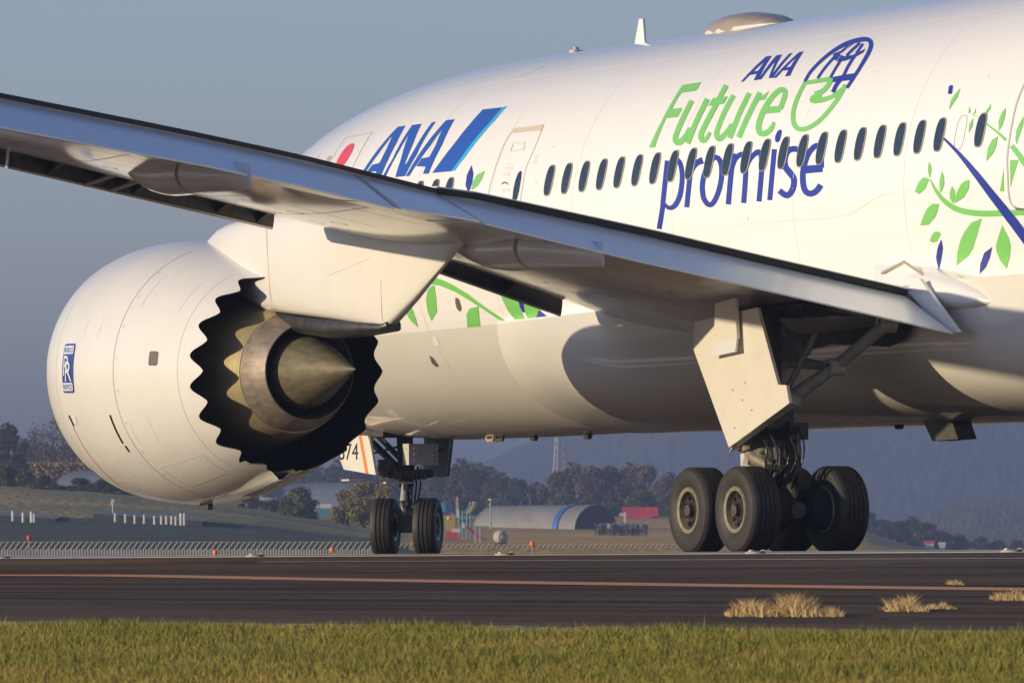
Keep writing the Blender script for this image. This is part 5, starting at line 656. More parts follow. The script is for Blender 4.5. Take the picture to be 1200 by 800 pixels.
# ---------------------------------------------------------------- undercarriage
def tyre_mesh(Rr, w, rim, grooves):
    pr = []; h = w/2
    side = [(rim, .80), (rim+.03, .86), (rim+(Rr-rim)*.35, .99), (rim+(Rr-rim)*.6, 1.0), (rim+(Rr-rim)*.85, .93), (Rr-.012, .78)]
    L = [(-h*k, r) for r, k in side]
    tread = []; xs_ = []
    g = grooves; step = 2*h*.72/(g+1)
    x0 = -h*.72; tread.append((x0, Rr-.004))
    for i in range(g):
        x = x0+step*(i+1); tread += [(x-.012, Rr), (x-.010, Rr-.014), (x+.010, Rr-.014), (x+.012, Rr)]
    tread.append((-x0, Rr-.004))
    pr = L+tread+[(h*k, r) for r, k in reversed(side)]+[(h*.6, rim-.02), (-h*.6, rim-.02)]
    m = MB(); m.lathe(pr, 56, (0, 0, 0), 'y', closed=True); return m
def hub_mesh(rim, w):
    m = MB(); h = w/2
    for s in (-1, 1):
        m.cur = 0; m.lathe([(s*h*.80, rim+.012), (s*h*.90, rim), (s*h*.86, rim-.055), (s*h*.55, rim-.07)], 40, axis='y')
        m.cur = 1; m.lathe([(s*h*.55, rim-.07), (s*h*.45, rim*.55), (s*h*.60, rim*.50), (s*h*.62, rim*.28)], 32, axis='y')
        for k in range(9):
            t = 2*PI*k/9; m.box((rim*.66*math.cos(t), s*h*.52, rim*.66*math.sin(t)), (.05, .05, .05), Matrix.Rotation(-t, 3, 'Y'))
        m.lathe([(s*h*.62, rim*.30), (s*h*.72, rim*.26), (s*h*.74, .02), (s*h*.74, 0)], 24, axis='y')
    return m
def wheel(x, y, Rr, w, rim, g, parent, cache={}, rz=0):
    key = (Rr, w)
    z = Rr-.022
    if key not in cache:
        t = tyre_mesh(Rr, w, rim, g).build('tyre', 'rubber', None, smooth=30); h = hub_mesh(rim, w).build('hub', ['hub_beige', 'hub_dark'], None, smooth=35)
        cache[key] = (t, h)
        for o in (t, h): o.parent = parent; o.matrix_parent_inverse = Matrix.Translation(-WLOC[parent.name]); o.location = (x, y, z); o.rotation_euler.z = rz
    else:
        for p in cache[key]:
            o = p.copy(); COL.objects.link(o); o.parent = parent; o.matrix_parent_inverse = p.matrix_parent_inverse; o.location = (x, y, z); o.rotation_euler = (0, random.random()*6 if not rz else 0, rz)
GX, GY = 28.6, -4.9
g = MB()
g.tube([(GX, GY, .62), (GX, GY, .98)], [.19, .17], 20); g.tube([(GX-.03, GY, 1.45), (GX-.1, GY+.02, 2.3), (GX-.2, GY+.05, 3.5)], [.235, .23, .25], 24)
g.tube([(GX-.02, GY, 1.38), (GX-.02, GY, 1.56)], [.27, .27], 20); g.tube([(GX-.05, GY, 2.0), (GX-.05, GY, 2.12)], .29, 20)
main = g.build('main_landing_gear', 'gear_dark', jet); WLOC[main.name] = AL*0
def gp(name, m, build, parent=main, smooth=True):
    b = MB(); build(b); o = b.build(name, m, None, smooth); 
    o.parent = parent; o.matrix_parent_inverse = Matrix.Translation(-AL*0); return o
WLOC[main.name] = Vector((0, 0, 0)); main.matrix_parent_inverse = Matrix.Translation(-AL)
gp('piston', 'bare_metal', lambda b: b.tube([(GX, GY, .95), (GX-.02, GY, 1.42)], .155, 20))
gp('bogie_beam', 'gear_dark', lambda b: (b.tube([(GX-.95, GY, .62), (GX-.4, GY, .66), (GX+.4, GY, .66), (GX+.95, GY, .60)], [.12, .17, .17, .12], 14), b.box((GX, GY, .66), (.42, .44, .36))))
for s in (-1, 1): gp('axle', 'gear_dark', lambda b: b.tube([(GX+s*.74, GY-.95, .61), (GX+s*.74, GY+.95, .61)], .085, 14))
for s in (-1, 1):
    for q in (-1, 1): wheel(GX+s*.745, GY+q*.72, .632, .50, .335, 4, main)
for s in (-1, 1):
    for q in (-1, 1): gp('brake_unit', 'duct_black', lambda b: b.lathe([(-.16, .08), (-.16, .30), (.16, .30), (.16, .08)], 24, (GX+s*.745, GY+q*.36, .61), 'y'))
gp('torque_link', 'hub_beige', lambda b: (b.tube([(GX-.28, GY-.22, 1.52), (GX+.05, GY-.24, 1.36), (GX+.42, GY-.16, 1.22)], [.09, .085, .07], 10), b.tube([(GX+.42, GY-.26, 1.22), (GX+.42, GY+.1, 1.22)], .06, 10)))
gp('torque_link', 'gear_grey', lambda b: b.tube([(GX+.42, GY-.1, 1.2), (GX+.15, GY-.1, .92)], [.08, .10], 10))
gp('piston_guard', 'gear_white', lambda b: b.tube([(GX-.22, GY-.24, 1.44), (GX-.18, GY-.24, 1.20), (GX+.05, GY-.26, 1.14)], [.10, .11, .10], 8))
gp('link_pin', 'brass', lambda b: b.tube([(GX-.28, GY-.36, 1.52), (GX-.28, GY-.02, 1.52)], .055, 12))
# side brace: folding two-piece strut with ringed joints
J1, J2, J3 = (29.68, -3.5, 3.30), (28.99, -4.0, 2.68), (28.75, -4.62, 2.22)
gp('side_brace', 'gear_grey', lambda b: b.tube([J1, J2], [.095, .085], 12)); gp('side_brace', 'gear_grey', lambda b: b.tube([J2, J3], [.085, .11], 12))
for P in (J1, J2, J3): gp('brace_joint', 'gear_white', lambda b: b.lathe([(-.12, .06), (-.12, .13), (.12, .13), (.12, .06)], 18, P, 'y'))
gp('bay_pipe', 'gear_dark', lambda b: [b.tube([(26.0+.5*k, -3.2, 3.5), (26.2+.5*k, -3.25, 3.2), (26.6+.45*k, -3.2, 3.05)], .02+.008*(k % 3), 6) for k in range(1)])
gp('drag_strut', 'gear_grey', lambda b: b.tube([(27.2, -4.55, 2.86), (28.0, -4.3, 2.80), J2], [.09, .10, .06], 10))
gp('drag_strut', 'gear_white', lambda b: b.tube([(27.6, -4.2, 2.9), (28.15, -4.5, 2.35), (28.4, -4.7, 2.05)], [.06, .07, .06], 10))
gp('drag_strut', 'gear_grey', lambda b: b.tube([(28.6, -4.1, 3.2), (28.45, -4.6, 2.2)], .05, 8))
gp('actuator', 'gear_grey', lambda b: (b.tube([(27.6, -4.6, 3.3), (28.0, -4.7, 2.7)], .11, 10), b.tube([(27.9, -4.3, 3.3), (28.5, -4.2, 2.9)], .07, 8), b.box((27.75, -4.5, 3.0), (.34, .2, .3))))
gp('valve_block', 'gear_dark', lambda b: (b.box((GX+.30, GY-.05, 1.95), (.35, .45, .34)), b.box((GX+.45, GY+.2, 1.75), (.3, .3, .25)), b.box((GX+.1, GY-.3, 1.80), (.25, .2, .5)), b.box((GX+.12, GY-.28, 2.35), (.22, .16, .5))))
def hoses(b, c):
    rr = random.Random(c)
    for k in range(4):
        x = GX+.12+rr.random()*.5; y = GY-.30+rr.random()*.5; d = .1+rr.random()*.5
        b.tube([(x+(d*math.sin(q*PI)+.02*math.sin(q*6+k)), y+.04*math.sin(q*5+2*k), 1.82-.9*q) for q in np.linspace(0, 1, 14)], .012+.009*rr.random(), 6)
gp('strut_collar', 'gear_dark', lambda b: (b.tube([(GX+.02, GY+.02, .98), (GX+.03, GY+.02, 1.3), (GX, GY, 1.9)], [.24, .30, .27], 20), b.box((GX+.36, GY+.1, 1.32), (.30, .34, .62)), b.box((GX+.05, GY-.26, 1.75), (.3, .12, .3))))
for c in (1, 2, 3): gp('hydraulic_hose', 'hose', lambda b: hoses(b, c))
gp('hose_clip', 'brass', lambda b: [b.box((GX+.1+.12*k, GY-.26+.05*k, 1.55-.11*k), (.06, .06, .05)) for k in range(5)])
gp('pipe_frame', 'hose', lambda b: b.tube([(GX+.55, GY, 1.78), (GX+.75, GY, 1.7), (GX+.95, GY, 1.72), (GX+.98, GY, 1.45)], .014, 6))
gp('pipe_frame', 'hose', lambda b: b.tube([(GX+.15, GY-.3, 1.85), (GX+.1, GY-.32, 1.5)], .014, 6))
# strut door outboard of the leg
dy = -5.52
def door(b):
    P = [(27.43, 2.99), (27.49, 3.37), (28.42, 3.44), (29.48, 3.53), (30.12, 2.40), (30.37, 2.39), (30.46, 2.13), (28.56, 1.52)]
    b.prism([(x, dy+.10*(z-2.5)*0, z) for x, z in P], (0, .05, 0))
gdoor = gp('gear_door', 'door_paint', door, smooth=False)
gp('gear_door_rib', 'gear_grey', lambda b: b.prism([(28.56, dy+.06, 1.52), (30.46, dy+.06, 2.13), (30.44, dy+.14, 2.10), (28.30, dy+.14, 1.44)], (0, .0, .03)), smooth=False)
gp('gear_door', 'door_paint', lambda b: b.prism([(28.34, -5.62, 3.62), (28.98, -5.62, 3.68), (29.03, -5.62, 3.09), (28.30, -5.62, 3.02)], (0, .05, 0)), smooth=False)
gp('door_foot', 'flap_paint', lambda b: b.prism([(28.30, -5.622, 3.04), (29.03, -5.622, 3.11), (29.05, -5.66, 2.90), (28.25, -5.66, 2.84)], (0, .03, 0)), smooth=False)
gp('door_bolt', 'gear_dark', lambda b: [b.box((x, dy-.003, z), (.018, .012, .018)) for x, z in ((28.7, 2.35), (29.1, 2.45), (28.75, 1.8), (29.3, 2.05), (29.0, 2.2))])
copy_tree(main, (0, 9.8, 0), jet)
# wheel bay: roof plate, and a flat dark sheet shaped as the bay's shadow
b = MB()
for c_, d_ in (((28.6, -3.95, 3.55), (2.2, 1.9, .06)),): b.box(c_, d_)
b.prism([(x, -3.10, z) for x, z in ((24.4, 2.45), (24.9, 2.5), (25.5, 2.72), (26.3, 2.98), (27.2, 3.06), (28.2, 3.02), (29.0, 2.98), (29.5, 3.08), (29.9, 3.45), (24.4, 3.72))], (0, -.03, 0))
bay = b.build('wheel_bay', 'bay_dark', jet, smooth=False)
b = MB()
for k in range(3): b.box((28.0+.6*k, -3.95, 3.47), (.06, 1.8, .10))
b.tube([(27.8, -3.4, 3.42), (29.6, -3.4, 3.42)], .05, 8)
b.build('bay_frame', 'gear_dark', bay)

# nose gear, steered to starboard
NX = 5.83; ST = Matrix.Rotation(R(-36), 3, 'Z')
def turned(f):
    def g(b):
        f(b); b.v = [tuple(ST @ (Vector(p)-Vector((NX, 0, 0)))+Vector((NX, 0, 0))) for p in b.v]
    return g
g = MB(); g.tube([(NX, 0, .62), (NX, 0, 1.2)], .085, 16); g.tube([(NX, 0, 1.15), (NX-.06, 0, 2.1)], [.135, .14], 18); g.tube([(NX, 0, 1.30), (NX, 0, 1.42)], .19, 16)
nose = g.build('nose_landing_gear', 'gear_dark', jet); nose.matrix_parent_inverse = Matrix.Translation(-AL); WLOC[nose.name] = Vector((0, 0, 0))
npart = lambda n, m, f, smooth=True: gp(n, m, f, nose, smooth)
for s in (-1, 1): wheel(NX-s*.37*ST[1][0], s*.37*ST[1][1], .492, .40, .24, 3, nose, rz=R(-36))
npart('axle', 'gear_dark', turned(lambda b: b.tube([(NX, -.45, .47), (NX, .45, .47)], .08, 14)))
npart('axle_lug', 'gear_dark', turned(lambda b: (b.box((NX, 0, .52), (.26, .24, .3)), b.box((NX+.1, 0, .72), (.16, .24, .16)))))
npart('torque_link', 'gear_grey', turned(lambda b: (b.tube([(NX+.12, 0, 1.18), (NX+.36, 0, .92), (NX+.1, 0, .66)], [.06, .045, .06], 8))))
npart('drag_strut', 'gear_dark', lambda b: (b.tube([(NX-.05, -.1, 1.45), (NX-1.4, -.12, 2.05)], .06, 10), b.tube([(NX-.05, .1, 1.45), (NX-1.4, .12, 2.05)], .05, 10)))
npart('steering_unit', 'gear_dark', lambda b: (b.box((NX, 0, 1.36), (.34, .62, .16)), b.tube([(NX, -.48, 1.38), (NX, -.2, 1.38)], .075, 10), b.tube([(NX, .2, 1.38), (NX, .48, 1.38)], .075, 10), b.box((NX-.05, -.35, 1.52), (.2, .22, .2))))
npart('tow_bar_step', 'gear_white', lambda b: (b.box((NX-.1, -.55, 1.27), (.3, 1.1, .03)), b.box((NX+.2, -.25, 1.22), (.1, .5, .03))), False)
npart('equipment_box', 'gear_white', lambda b: (b.box((NX+.36, .10, 1.70), (.24, .55, .36)), [b.box((NX+.485, -.05+.14*i, 1.60+.1*j), (.02, .07, .03)) for i in range(3) for j in range(3)]), False)
npart('indicator_light', 'brass', lambda b: [b.box((NX+.485, .33, 1.58+.08*j), (.03, .05, .035)) for j in range(4)], False)
npart('hydraulic_hose', 'hose', lambda b: [b.tube([(NX+.1, -.12+.07*k, 1.5), (NX+.24, -.16+.08*k, 1.2), (NX+.16, -.1+.06*k, .9), (NX+.05, -.2+.1*k, .6)], .014, 6) for k in range(5)])
FT = npart('fitting', 'bare_metal', lambda b: [b.box((NX+.15+.02*(k % 2), -.12+.03*k, 1.1-.12*(k % 4)), (.05, .04, .05)) for k in range(8)])
FT['kind'] = 'stuff'
ndoor = npart('gear_door', 'door_paint', lambda b: b.prism([(4.6, -.78, 2.06), (5.95, -.78, 2.02), (6.02, -.78, 1.95), (6.10, -.78, 1.78), (6.27, -.78, 1.35), (4.98, -.78, 1.46), (4.86, -.78, 1.60), (4.5, -.78, 1.95)], (0, .045, 0)), False)
flat = lambda x, a, off=0.: (x, -.78-off, a)
text_on('874', 4.78, 5.58, 1.62, 1.90, 'print_black', 'door_number', flat, nose, .004)
npart('door_stripe', 'orange_paint', lambda b: b.prism([(5.63, -.785, 2.03), (5.71, -.785, 2.03), (5.98, -.785, 1.375), (5.90, -.785, 1.38)], (0, .002, 0)), False)
npart('door_stripe', 'red_line', lambda b: b.prism([(5.605, -.7845, 2.03), (5.63, -.7845, 2.03), (5.90, -.7845, 1.38), (5.875, -.7845, 1.38)], (0, .002, 0)), False)
npart('gear_door', 'grey_inside', lambda b: b.prism([(4.9, .78, 2.06), (5.99, .78, 2.02), (5.80, .78, 1.34), (5.6, .74, 1.32), (4.95, .74, 1.38)], (0, .05, 0)), False)
npart('door_frame', 'gear_grey', lambda b: (b.tube([(5.97, .77, 2.0), (5.78, .77, 1.36)], .035, 6), b.tube([(5.78, .76, 1.36), (4.95, .76, 1.40)], .04, 6), b.box((5.3, .76, 1.78), (.14, .02, .03))))
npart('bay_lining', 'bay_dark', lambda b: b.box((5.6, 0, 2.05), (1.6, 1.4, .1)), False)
npart('door_rod', 'gear_dark', lambda b: (b.tube([(5.9, -.74, 1.7), (5.85, -.1, 1.85)], .02, 6), b.tube([(5.7, .74, 1.8), (5.85, .1, 1.5)], .02, 6)))
# ================================================================== the field beyond
BX = [-1500, -400, 0, 65, 130, 215, 300, 355, 430, 560, 680, 800, 900, 1010, 1060, 1120, 1200, 1700, 2600]
H = lambda px: 652.2-.0059*(px-600)
ROWS = [  # range, sight-line heights of the ground at the bearings BX
 (300, [700]*19),
 (440, [659]*19),
 (520, [636, 636, 636, 636, 636, 636, 637, 638, 641, 642, 642, 642, 644, 647, 650, 654, 655, 658, 660]),
 (600, [628, 628, 627, 627, 627, 627, 630, 634, 638, 640, 640, 640, 642, 646, 650, 654, 655, 658, 660]),
 (645, [618, 618, 617, 617, 617, 618, 624, 630, 635, 640, 639, 639, 641, 645, 649, 653, 654, 657, 660]),
 (690, [597, 597, 598, 599, 600, 603, 610, 618, 628, 639, 638, 638, 640, 644, 649, 653, 654, 657, 660]),
 (760, [568, 570, 572, 576, 581, 589, 600, 609, 622, 637, 636, 636, 638, 642, 648, 652, 654, 657, 660]),
 (1000, [560, 563, 567, 571, 575, 583, 596, 605, 615, 630, 631, 631, 633, 636, 645, 650, 653, 657, 660]),
 (1180, [559, 562, 566, 569, 573, 582, 594, 602, 610, 622, 627, 628, 630, 632, 643, 650, 653, 657, 660]),
 (1290, [558, 560, 563, 567, 571, 580, 592, 600, 607, 617, 619, 619, 624, 628, 641, 650, 653, 657, 660]),
 (1430, [557, 559, 561, 565, 569, 578, 591, 597, 603, 608, 606, 606, 614, 624, 639, 649, 652, 656, 660]),
 (1500, [556, 558, 560, 564, 568, 577, 590, 595, 600, 604, 603, 604, 612, 622, 638, 648, 652, 656, 660]),
 (2400, [600]*9+[615, 615, 615, 618, 626, 638, 648, 652, 656, 660]),
 (9000, [640]*19)]
V = []; nb = len(BX); PX2 = np.interp(np.linspace(0, nb-1, 130), np.arange(nb), BX)
DD = np.unique(np.concatenate([np.linspace(300, 800, 40), np.linspace(800, 1700, 36), np.geomspace(1700, 9000, 16)]))
def ground_y(px, D):
    col = [np.interp(px, BX, r[1]) for r in ROWS]; return float(np.interp(D, [r[0] for r in ROWS], col))
for D in DD:
    for px in PX2:
        p = site(px, D, ground_y(px, D)); k = .06*min(1, (D-300)/300)*(noise.noise((p.x*.03, p.y*.03, 0))+.5*noise.noise((p.x*.1, p.y*.1, 3)))
        V.append((p.x, p.y, p.z+k))
n = len(PX2); F = [(i*n+j, i*n+j+1, (i+1)*n+j+1, (i+1)*n+j) for i in range(len(DD)-1) for j in range(n-1)]
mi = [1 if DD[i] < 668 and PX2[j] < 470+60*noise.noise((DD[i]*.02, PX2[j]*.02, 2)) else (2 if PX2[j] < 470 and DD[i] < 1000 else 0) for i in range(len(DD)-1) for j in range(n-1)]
struct(obj('airfield_bank', V, F, ['field_grass', 'bank_green_shaded', 'bank_dry'], mi=mi, smooth='full'))  # lower bank: dark green grass, with off-frame shade put into its colour
RD = 11000; struct(obj('ground', [(RD*math.cos(t), RD*math.sin(t), -4.5) for t in np.linspace(0, 2*PI, 96, endpoint=False)], [tuple(range(96))], 'field_grass', smooth=False))
# wooded hills: ridge heights as sight-lines
def hills(name, D0, D1, ridge, cell, rough, m, label=None):
    pxs = np.arange(ridge[0][0], ridge[-1][0], cell); rows = 70; V = []
    f = lin(ridge)
    for j in range(rows):
        u = j/(rows-1); D = D0+(D1-D0)*u
        for px in pxs:
            base = 660; y = base+(f(px)-base)*math.sin(u*PI/2)**1.1
            p = site(px, D, y); nz = noise.noise((p.x/rough, p.y/rough, 1))+.6*noise.noise((p.x/rough*2.7, p.y/rough*2.7, 5))
            V.append((p.x, p.y, p.z+nz*rough*.06*min(1, u*4)+rough*.022*random.random()*min(1, u*4)))
    n = len(pxs); F = [(i*n+j, i*n+j+1, (i+1)*n+j+1, (i+1)*n+j) for i in range(rows-1) for j in range(n-1)]
    back = len(V)
    return struct(obj(name, V, F, m, smooth=60))
mat('forest_far', (.060, .075, .040), .95, col2=(.035, .045, .03), scale=.012); mat('forest_autumn', (.16, .10, .06), .95, col2=(.05, .06, .035), scale=.018, detail=6)
hills('hills', 4600, 6200, [(505, 652), (540, 575), (560, 548), (600, 530), (640, 513), (700, 490), (800, 455), (950, 430), (1100, 420), (1300, 430), (1700, 470), (2300, 600)], 3, 90, 'forest_far')
hills('hills', 2700, 3400, [(985, 652), (1010, 634), (1060, 615), (1090, 602), (1140, 592), (1200, 586), (1300, 575), (1600, 600), (1900, 650)], 2.2, 30, 'forest_autumn')

# ---------------------------------------------------------------- trees
def crown_mesh(name, m, n, bare=False, seed=1, leaf=.085):
    rr = np.random.default_rng(seed); V = []; F = []; T = []
    nc = 16; cs = []
    for k in range(nc):
        t = rr.random()*2*PI; h = rr.random(); rad = (.40*math.sin(PI*(.12+.80*h))**.8)*rr.random()**.5
        cs.append((rad*math.cos(t), rad*math.sin(t), .16+.74*h, .13+.12*rr.random(), rr.random()))
    for i in range(n):
        c = cs[rr.integers(nc)]; d = rr.normal(size=3); d /= np.linalg.norm(d); r = c[3]*(rr.random()**.35)
        p = np.array(c[:3])+d*r*np.array([1, 1, .8]); a = rr.normal(size=3); a /= np.linalg.norm(a); b = np.cross(a, rr.normal(size=3)); b /= np.linalg.norm(b)
        s = leaf*(.5+.8*rr.random()); k = len(V)
        V += [p-a*s, p+b*s*.55, p+a*s, p-b*s*.55]; F.append((k, k+1, k+2, k+3)); T += [min(1, max(0, .65*c[4]+.35*rr.random()))]*4
    me = bpy.data.meshes.new(name); me.from_pydata([tuple(v) for v in V], [], F); me.materials.append(MATS[m])
    at = me.attributes.new('tint', 'FLOAT', 'POINT'); at.data.foreach_set('value', T); return me
def trunk_mesh(seed, bare=False):
    rr = random.Random(seed); b = MB(); b.tube([(0, 0, -.05), (.01, 0, .25), (-.01, .01, .55), (.01, 0, .80)], [.035, .026, .018, .006], 7)
    for k in range(16 if bare else 7):
        t = rr.random()*6.28; z = .2+.5*rr.random(); l = .22+.2*rr.random()
        b.tube([(0, 0, z), (l*.5*math.cos(t), l*.5*math.sin(t), z+.10), (l*math.cos(t), l*math.sin(t), z+.26)], [.014, .009, .003], 5)
    me = bpy.data.meshes.new('trunk'); me.from_pydata(b.v, [], b.f); me.materials.append(MATS['bark']); return me
CM = {}
for st, m, nl in (('dark', 'leaf_dark', 5000), ('green', 'leaf_green', 5000), ('gold', 'leaf_gold', 4200), ('brown', 'leaf_brown', 4200), ('bare', 'leaf_brown', 1300)):
    CM[st] = [crown_mesh('crown', m, nl, st == 'bare', s, .026 if st == 'bare' else .036) for s in (1, 2, 3)]
TM = [trunk_mesh(1), trunk_mesh(2), trunk_mesh(3, True)]
def tree(px, D, ytop, w, style, label, group=None, ybase=None, name='broadleaf_tree'):
    yb = ybase if ybase else ground_y(px, D); p = site(px, D, yb); h = (yb-ytop)*D/FPX; p.z -= .3
    o = thing(name, p, label, 'tree' if name.endswith('tree') else 'bush', group)
    k = random.randrange(3)
    c = bpy.data.objects.new('crown', CM[style][k]); finish(c, o, True); t = bpy.data.objects.new('trunk', TM[2 if style == 'bare' else k]); finish(t, o, True)
    for q in (c, t): q.scale = (w*D/FPX*1.05, w*D/FPX*1.05, h*1.05); 
    r_ = random.random()*6.28; c.rotation_euler.z = r_; t.rotation_euler.z = r_
    return o
TL = []
ORD = ['first', 'second', 'third', 'fourth', 'fifth', 'sixth', 'seventh', 'eighth', 'ninth', 'tenth', 'eleventh', 'twelfth']
def row(specs, D, style, label, group, dj=60, name='broadleaf_tree', ybase=None):
    for i, (px, yt, w) in enumerate(sorted(specs)): tree(px, D+random.uniform(-dj, dj), yt, w, style, f'{label}, {ORD[i]} from the left', group, ybase, name)
tree(8, 1150, 500, 52, 'dark', 'dark rounded evergreen at the left edge of the photo, taller than the bare trees', None, 572)
row([(40, 498, 34), (62, 491, 42), (84, 496, 44)], 1230, 'bare', 'thin bare grey-brown tree behind the yellow field, left of the engine', 'bare trees left of the engine', ybase=572)
row([(28, 520, 40), (54, 522, 44), (80, 520, 46), (104, 528, 46), (126, 536, 44)], 1330, 'dark', 'dark tree of the wood behind the bare trees at the left', 'dark wood at the left', ybase=572)
row([(4, 541, 34), (28, 548, 30), (-20, 545, 30)], 900, 'green', 'green bush on top of the grass bank at the left edge', 'green bushes on the bank at the left', 20, 'green_bush', 578)
row([(50, 556, 34), (72, 566, 30), (96, 558, 40), (118, 560, 40), (140, 560, 40), (160, 568, 40)], 880, 'dark', 'dark bush along the top of the grass bank under the engine', 'dark bushes on the bank under the engine', 20, 'dark_bush', 584)
row([(292, 578, 30), (318, 582, 26)], 960, 'dark', 'low dark bush beside the pale huts below the engine', 'low bushes by the huts', 20, 'dark_bush', 602)
tree(350, 900, 570, 50, 'green', 'round green tree in front of the blue-grey hangar roof', None, 611); tree(336, 915, 582, 26, 'green', 'small green bush at the left foot of the round green tree', None, 609, 'green_bush')
tree(404, 860, 574, 34, 'gold', 'smaller yellowing tree left of the nose wheels, beside the taller one', None, 617); tree(424, 850, 564, 46, 'gold', 'tall yellowing tree behind the left nose wheel', None, 619); tree(446, 870, 566, 36, 'gold', 'yellow-green tree half hidden by the left nose wheel', None, 620)
row([(470, 548, 50), (500, 546, 54), (360, 545, 60), (400, 542, 60), (435, 545, 60), (310, 552, 60)], 1750, 'dark', 'dark tree of the wood behind the nose gear', 'dark wood behind the nose gear', 60, ybase=604)
row([(515, 546, 40), (540, 541, 44), (562, 546, 44), (585, 556, 44), (606, 562, 40), (628, 566, 36)], 1560, 'dark', 'dark blue-green tree behind the arched shelter', 'dark trees behind the arched shelter', 40, ybase=607)
row([(548, 540, 40), (572, 548, 36)], 1620, 'bare', 'brownish bare-topped tree behind the arched shelter', 'brown trees behind the arched shelter', 40, ybase=604)
row([(648, 554, 40), (672, 545, 44), (694, 549, 46), (718, 548, 44), (738, 545, 46), (760, 547, 46), (782, 556, 44), (806, 558, 40), (830, 560, 40)], 1520, 'brown', 'brown-green autumn tree in the row between the gears', 'autumn trees between the gears', 50, ybase=608)
row([(660, 578, 38), (684, 584, 36), (752, 574, 40), (776, 580, 38), (712, 586, 30)], 1430, 'green', 'lower green tree before the autumn trees by the red wall', 'lower green trees by the red wall', 30, ybase=609)
row([(1016, 600, 30), (1034, 608, 28), (1052, 610, 28), (1068, 606, 30), (1086, 612, 28), (1104, 622, 28), (1124, 626, 26), (1146, 628, 26), (1168, 632, 26), (1190, 632, 26), (1212, 630, 26)], 1640, 'dark', 'dark tree of the low row right of the main wheels', 'low tree row at the right', 60, ybase=None)

# ---------------------------------------------------------------- buildings and field objects
def bx(name, px0, px1, y0, y1, D, depth, m, parent=None, dz=0):
    a = site(px0, D, y1); b = site(px1, D, y1); z1 = site(px0, D, y0).z; dirv = (b-a).normalized(); back = Vector((-math.cos(TH), math.sin(TH), 0))*depth
    m_ = MB(); z0 = a.z-1.0+dz
    P = [Vector((a.x, a.y, z0)), Vector((b.x, b.y, z0)), Vector((b.x, b.y, z0))+back, Vector((a.x, a.y, z0))+back]
    m_.prism(P, (0, 0, z1-z0)); return m_.build(name, m, parent, smooth=False)
def arch(px0, px1, ytop, ybase, D, L0, name, label, cat, m, stripe=None, open_m=None, tilt=.35, ribs=30):
    """barrel-roofed building: axis across the view, right end turned to the camera"""
    a = site(px0, D, ybase); b = site(px1, D*(1-.012), ybase); z0 = a.z-.4; top = site((px0+px1)/2, D, ytop).z; h = top-z0
    ax = (b-a); ax.z = 0; L = ax.length; ax.normalize(); sd = Vector((-ax.y, ax.x, 0)); 
    if sd.dot(Vector((-math.cos(TH), math.sin(TH), 0))) < 0: sd = -sd
    t = thing(name, a, label, cat); W_ = h*1.15; rings = []
    for i in range(ribs*2+1):
        u = L*i/(ribs*2); k = 1+.018*(i % 2)
        rings.append([a+ax*u+sd*(W_*(1-math.cos(q)*k))+Vector((0, 0, -.4+h*k*math.sin(q))) for q in np.linspace(0, PI, 20)])
    V, F = loft(rings, closed=False, caps=False); obj('roof', V, F, m, t, smooth=False)
    for e, mm in ((0, m), (1, open_m or m)):
        c = a+ax*(L*e*.999+.15*(1-e))+sd*W_+Vector((0, 0, -.4))
        P = [c+sd*(-W_*math.cos(q)*.95)+Vector((0, 0, h*.95*math.sin(q))) for q in np.linspace(0, PI, 20)]
        obj('end_wall', P, [tuple(range(20))], mm, t, smooth=False)
    if stripe:
        rg = [[a+ax*(L*u)+sd*(W_*(1-math.cos(q)*1.05))+Vector((0, 0, -.4+h*1.05*math.sin(q))) for q in np.linspace(0, PI, 20)] for u in stripe]
        V, F = loft(rg, closed=False, caps=False); obj('painted_band', V, F, 'blue_paint', t, smooth=False)
    return t
arch(553, 672, 592.5, 619, 1290, 0, 'arched_shelter', 'grey ribbed arched shelter with a blue band on the tan field, under the fuselage', 'hangar', 'roof_grey', (.785, .835), 'dark_open')
arch(296, 412, 566, 600, 1400, 0, 'hangar', 'wide blue-grey curved hangar roof behind the round green tree', 'hangar', 'roof_blue', None, 'roof_blue', ribs=4)
arch(58, 112, 551, 580, 1000, 0, 'dome_store', 'small blue-grey rounded roof showing between the bushes, left of the engine', 'shed', 'roof_blue', None, 'roof_blue', ribs=3)
def cab(px0, px1, y0, y1, D, label, wall, roofm, name='hut'):
    t = thing(name, site((px0+px1)/2, D, y1), label, 'hut'); bx('wall', px0, px1, (y0*.45+y1*.55), y1, D, (px1-px0)*D/FPX*.8, wall, t)
    a, b = site(px0-1, D, y0*.5+y1*.5), site(px1+1, D, y0*.5+y1*.5); z = site(px0, D, y0).z; bk = Vector((-math.cos(TH), math.sin(TH), 0))*(px1-px0)*D/FPX*.8; mid = Vector((0, 0, z-a.z))
    obj('roof', [a, b, a+bk, b+bk, a+bk*.5+mid, b+bk*.5+mid], [(0, 1, 5, 4), (2, 4, 5, 3), (0, 4, 2), (1, 3, 5), (0, 2, 3, 1)], roofm, t, smooth=False); return t
cab(282, 300, 584, 597, 1200, 'pale sunlit hut just below the engine, left of the flatter one', 'wall_cream', 'wall_cream'); cab(300, 322, 583, 592, 1240, 'flat pale hut with a wide roof just right of the hut below the engine', 'roof_blue', 'wall_cream'); cab(370, 386, 590, 600, 1150, 'small pale-roofed hut between the green tree and the yellowing trees', 'teal_paint', 'wall_cream')
cab(1082, 1093, 633, 640, 1600, 'tiny house with a red roof right of the main wheels', 'post_white', 'red_wall'); cab(1099, 1106, 635, 641, 1600, 'tiny white house right of the red-roofed one', 'post_white', 'post_white')
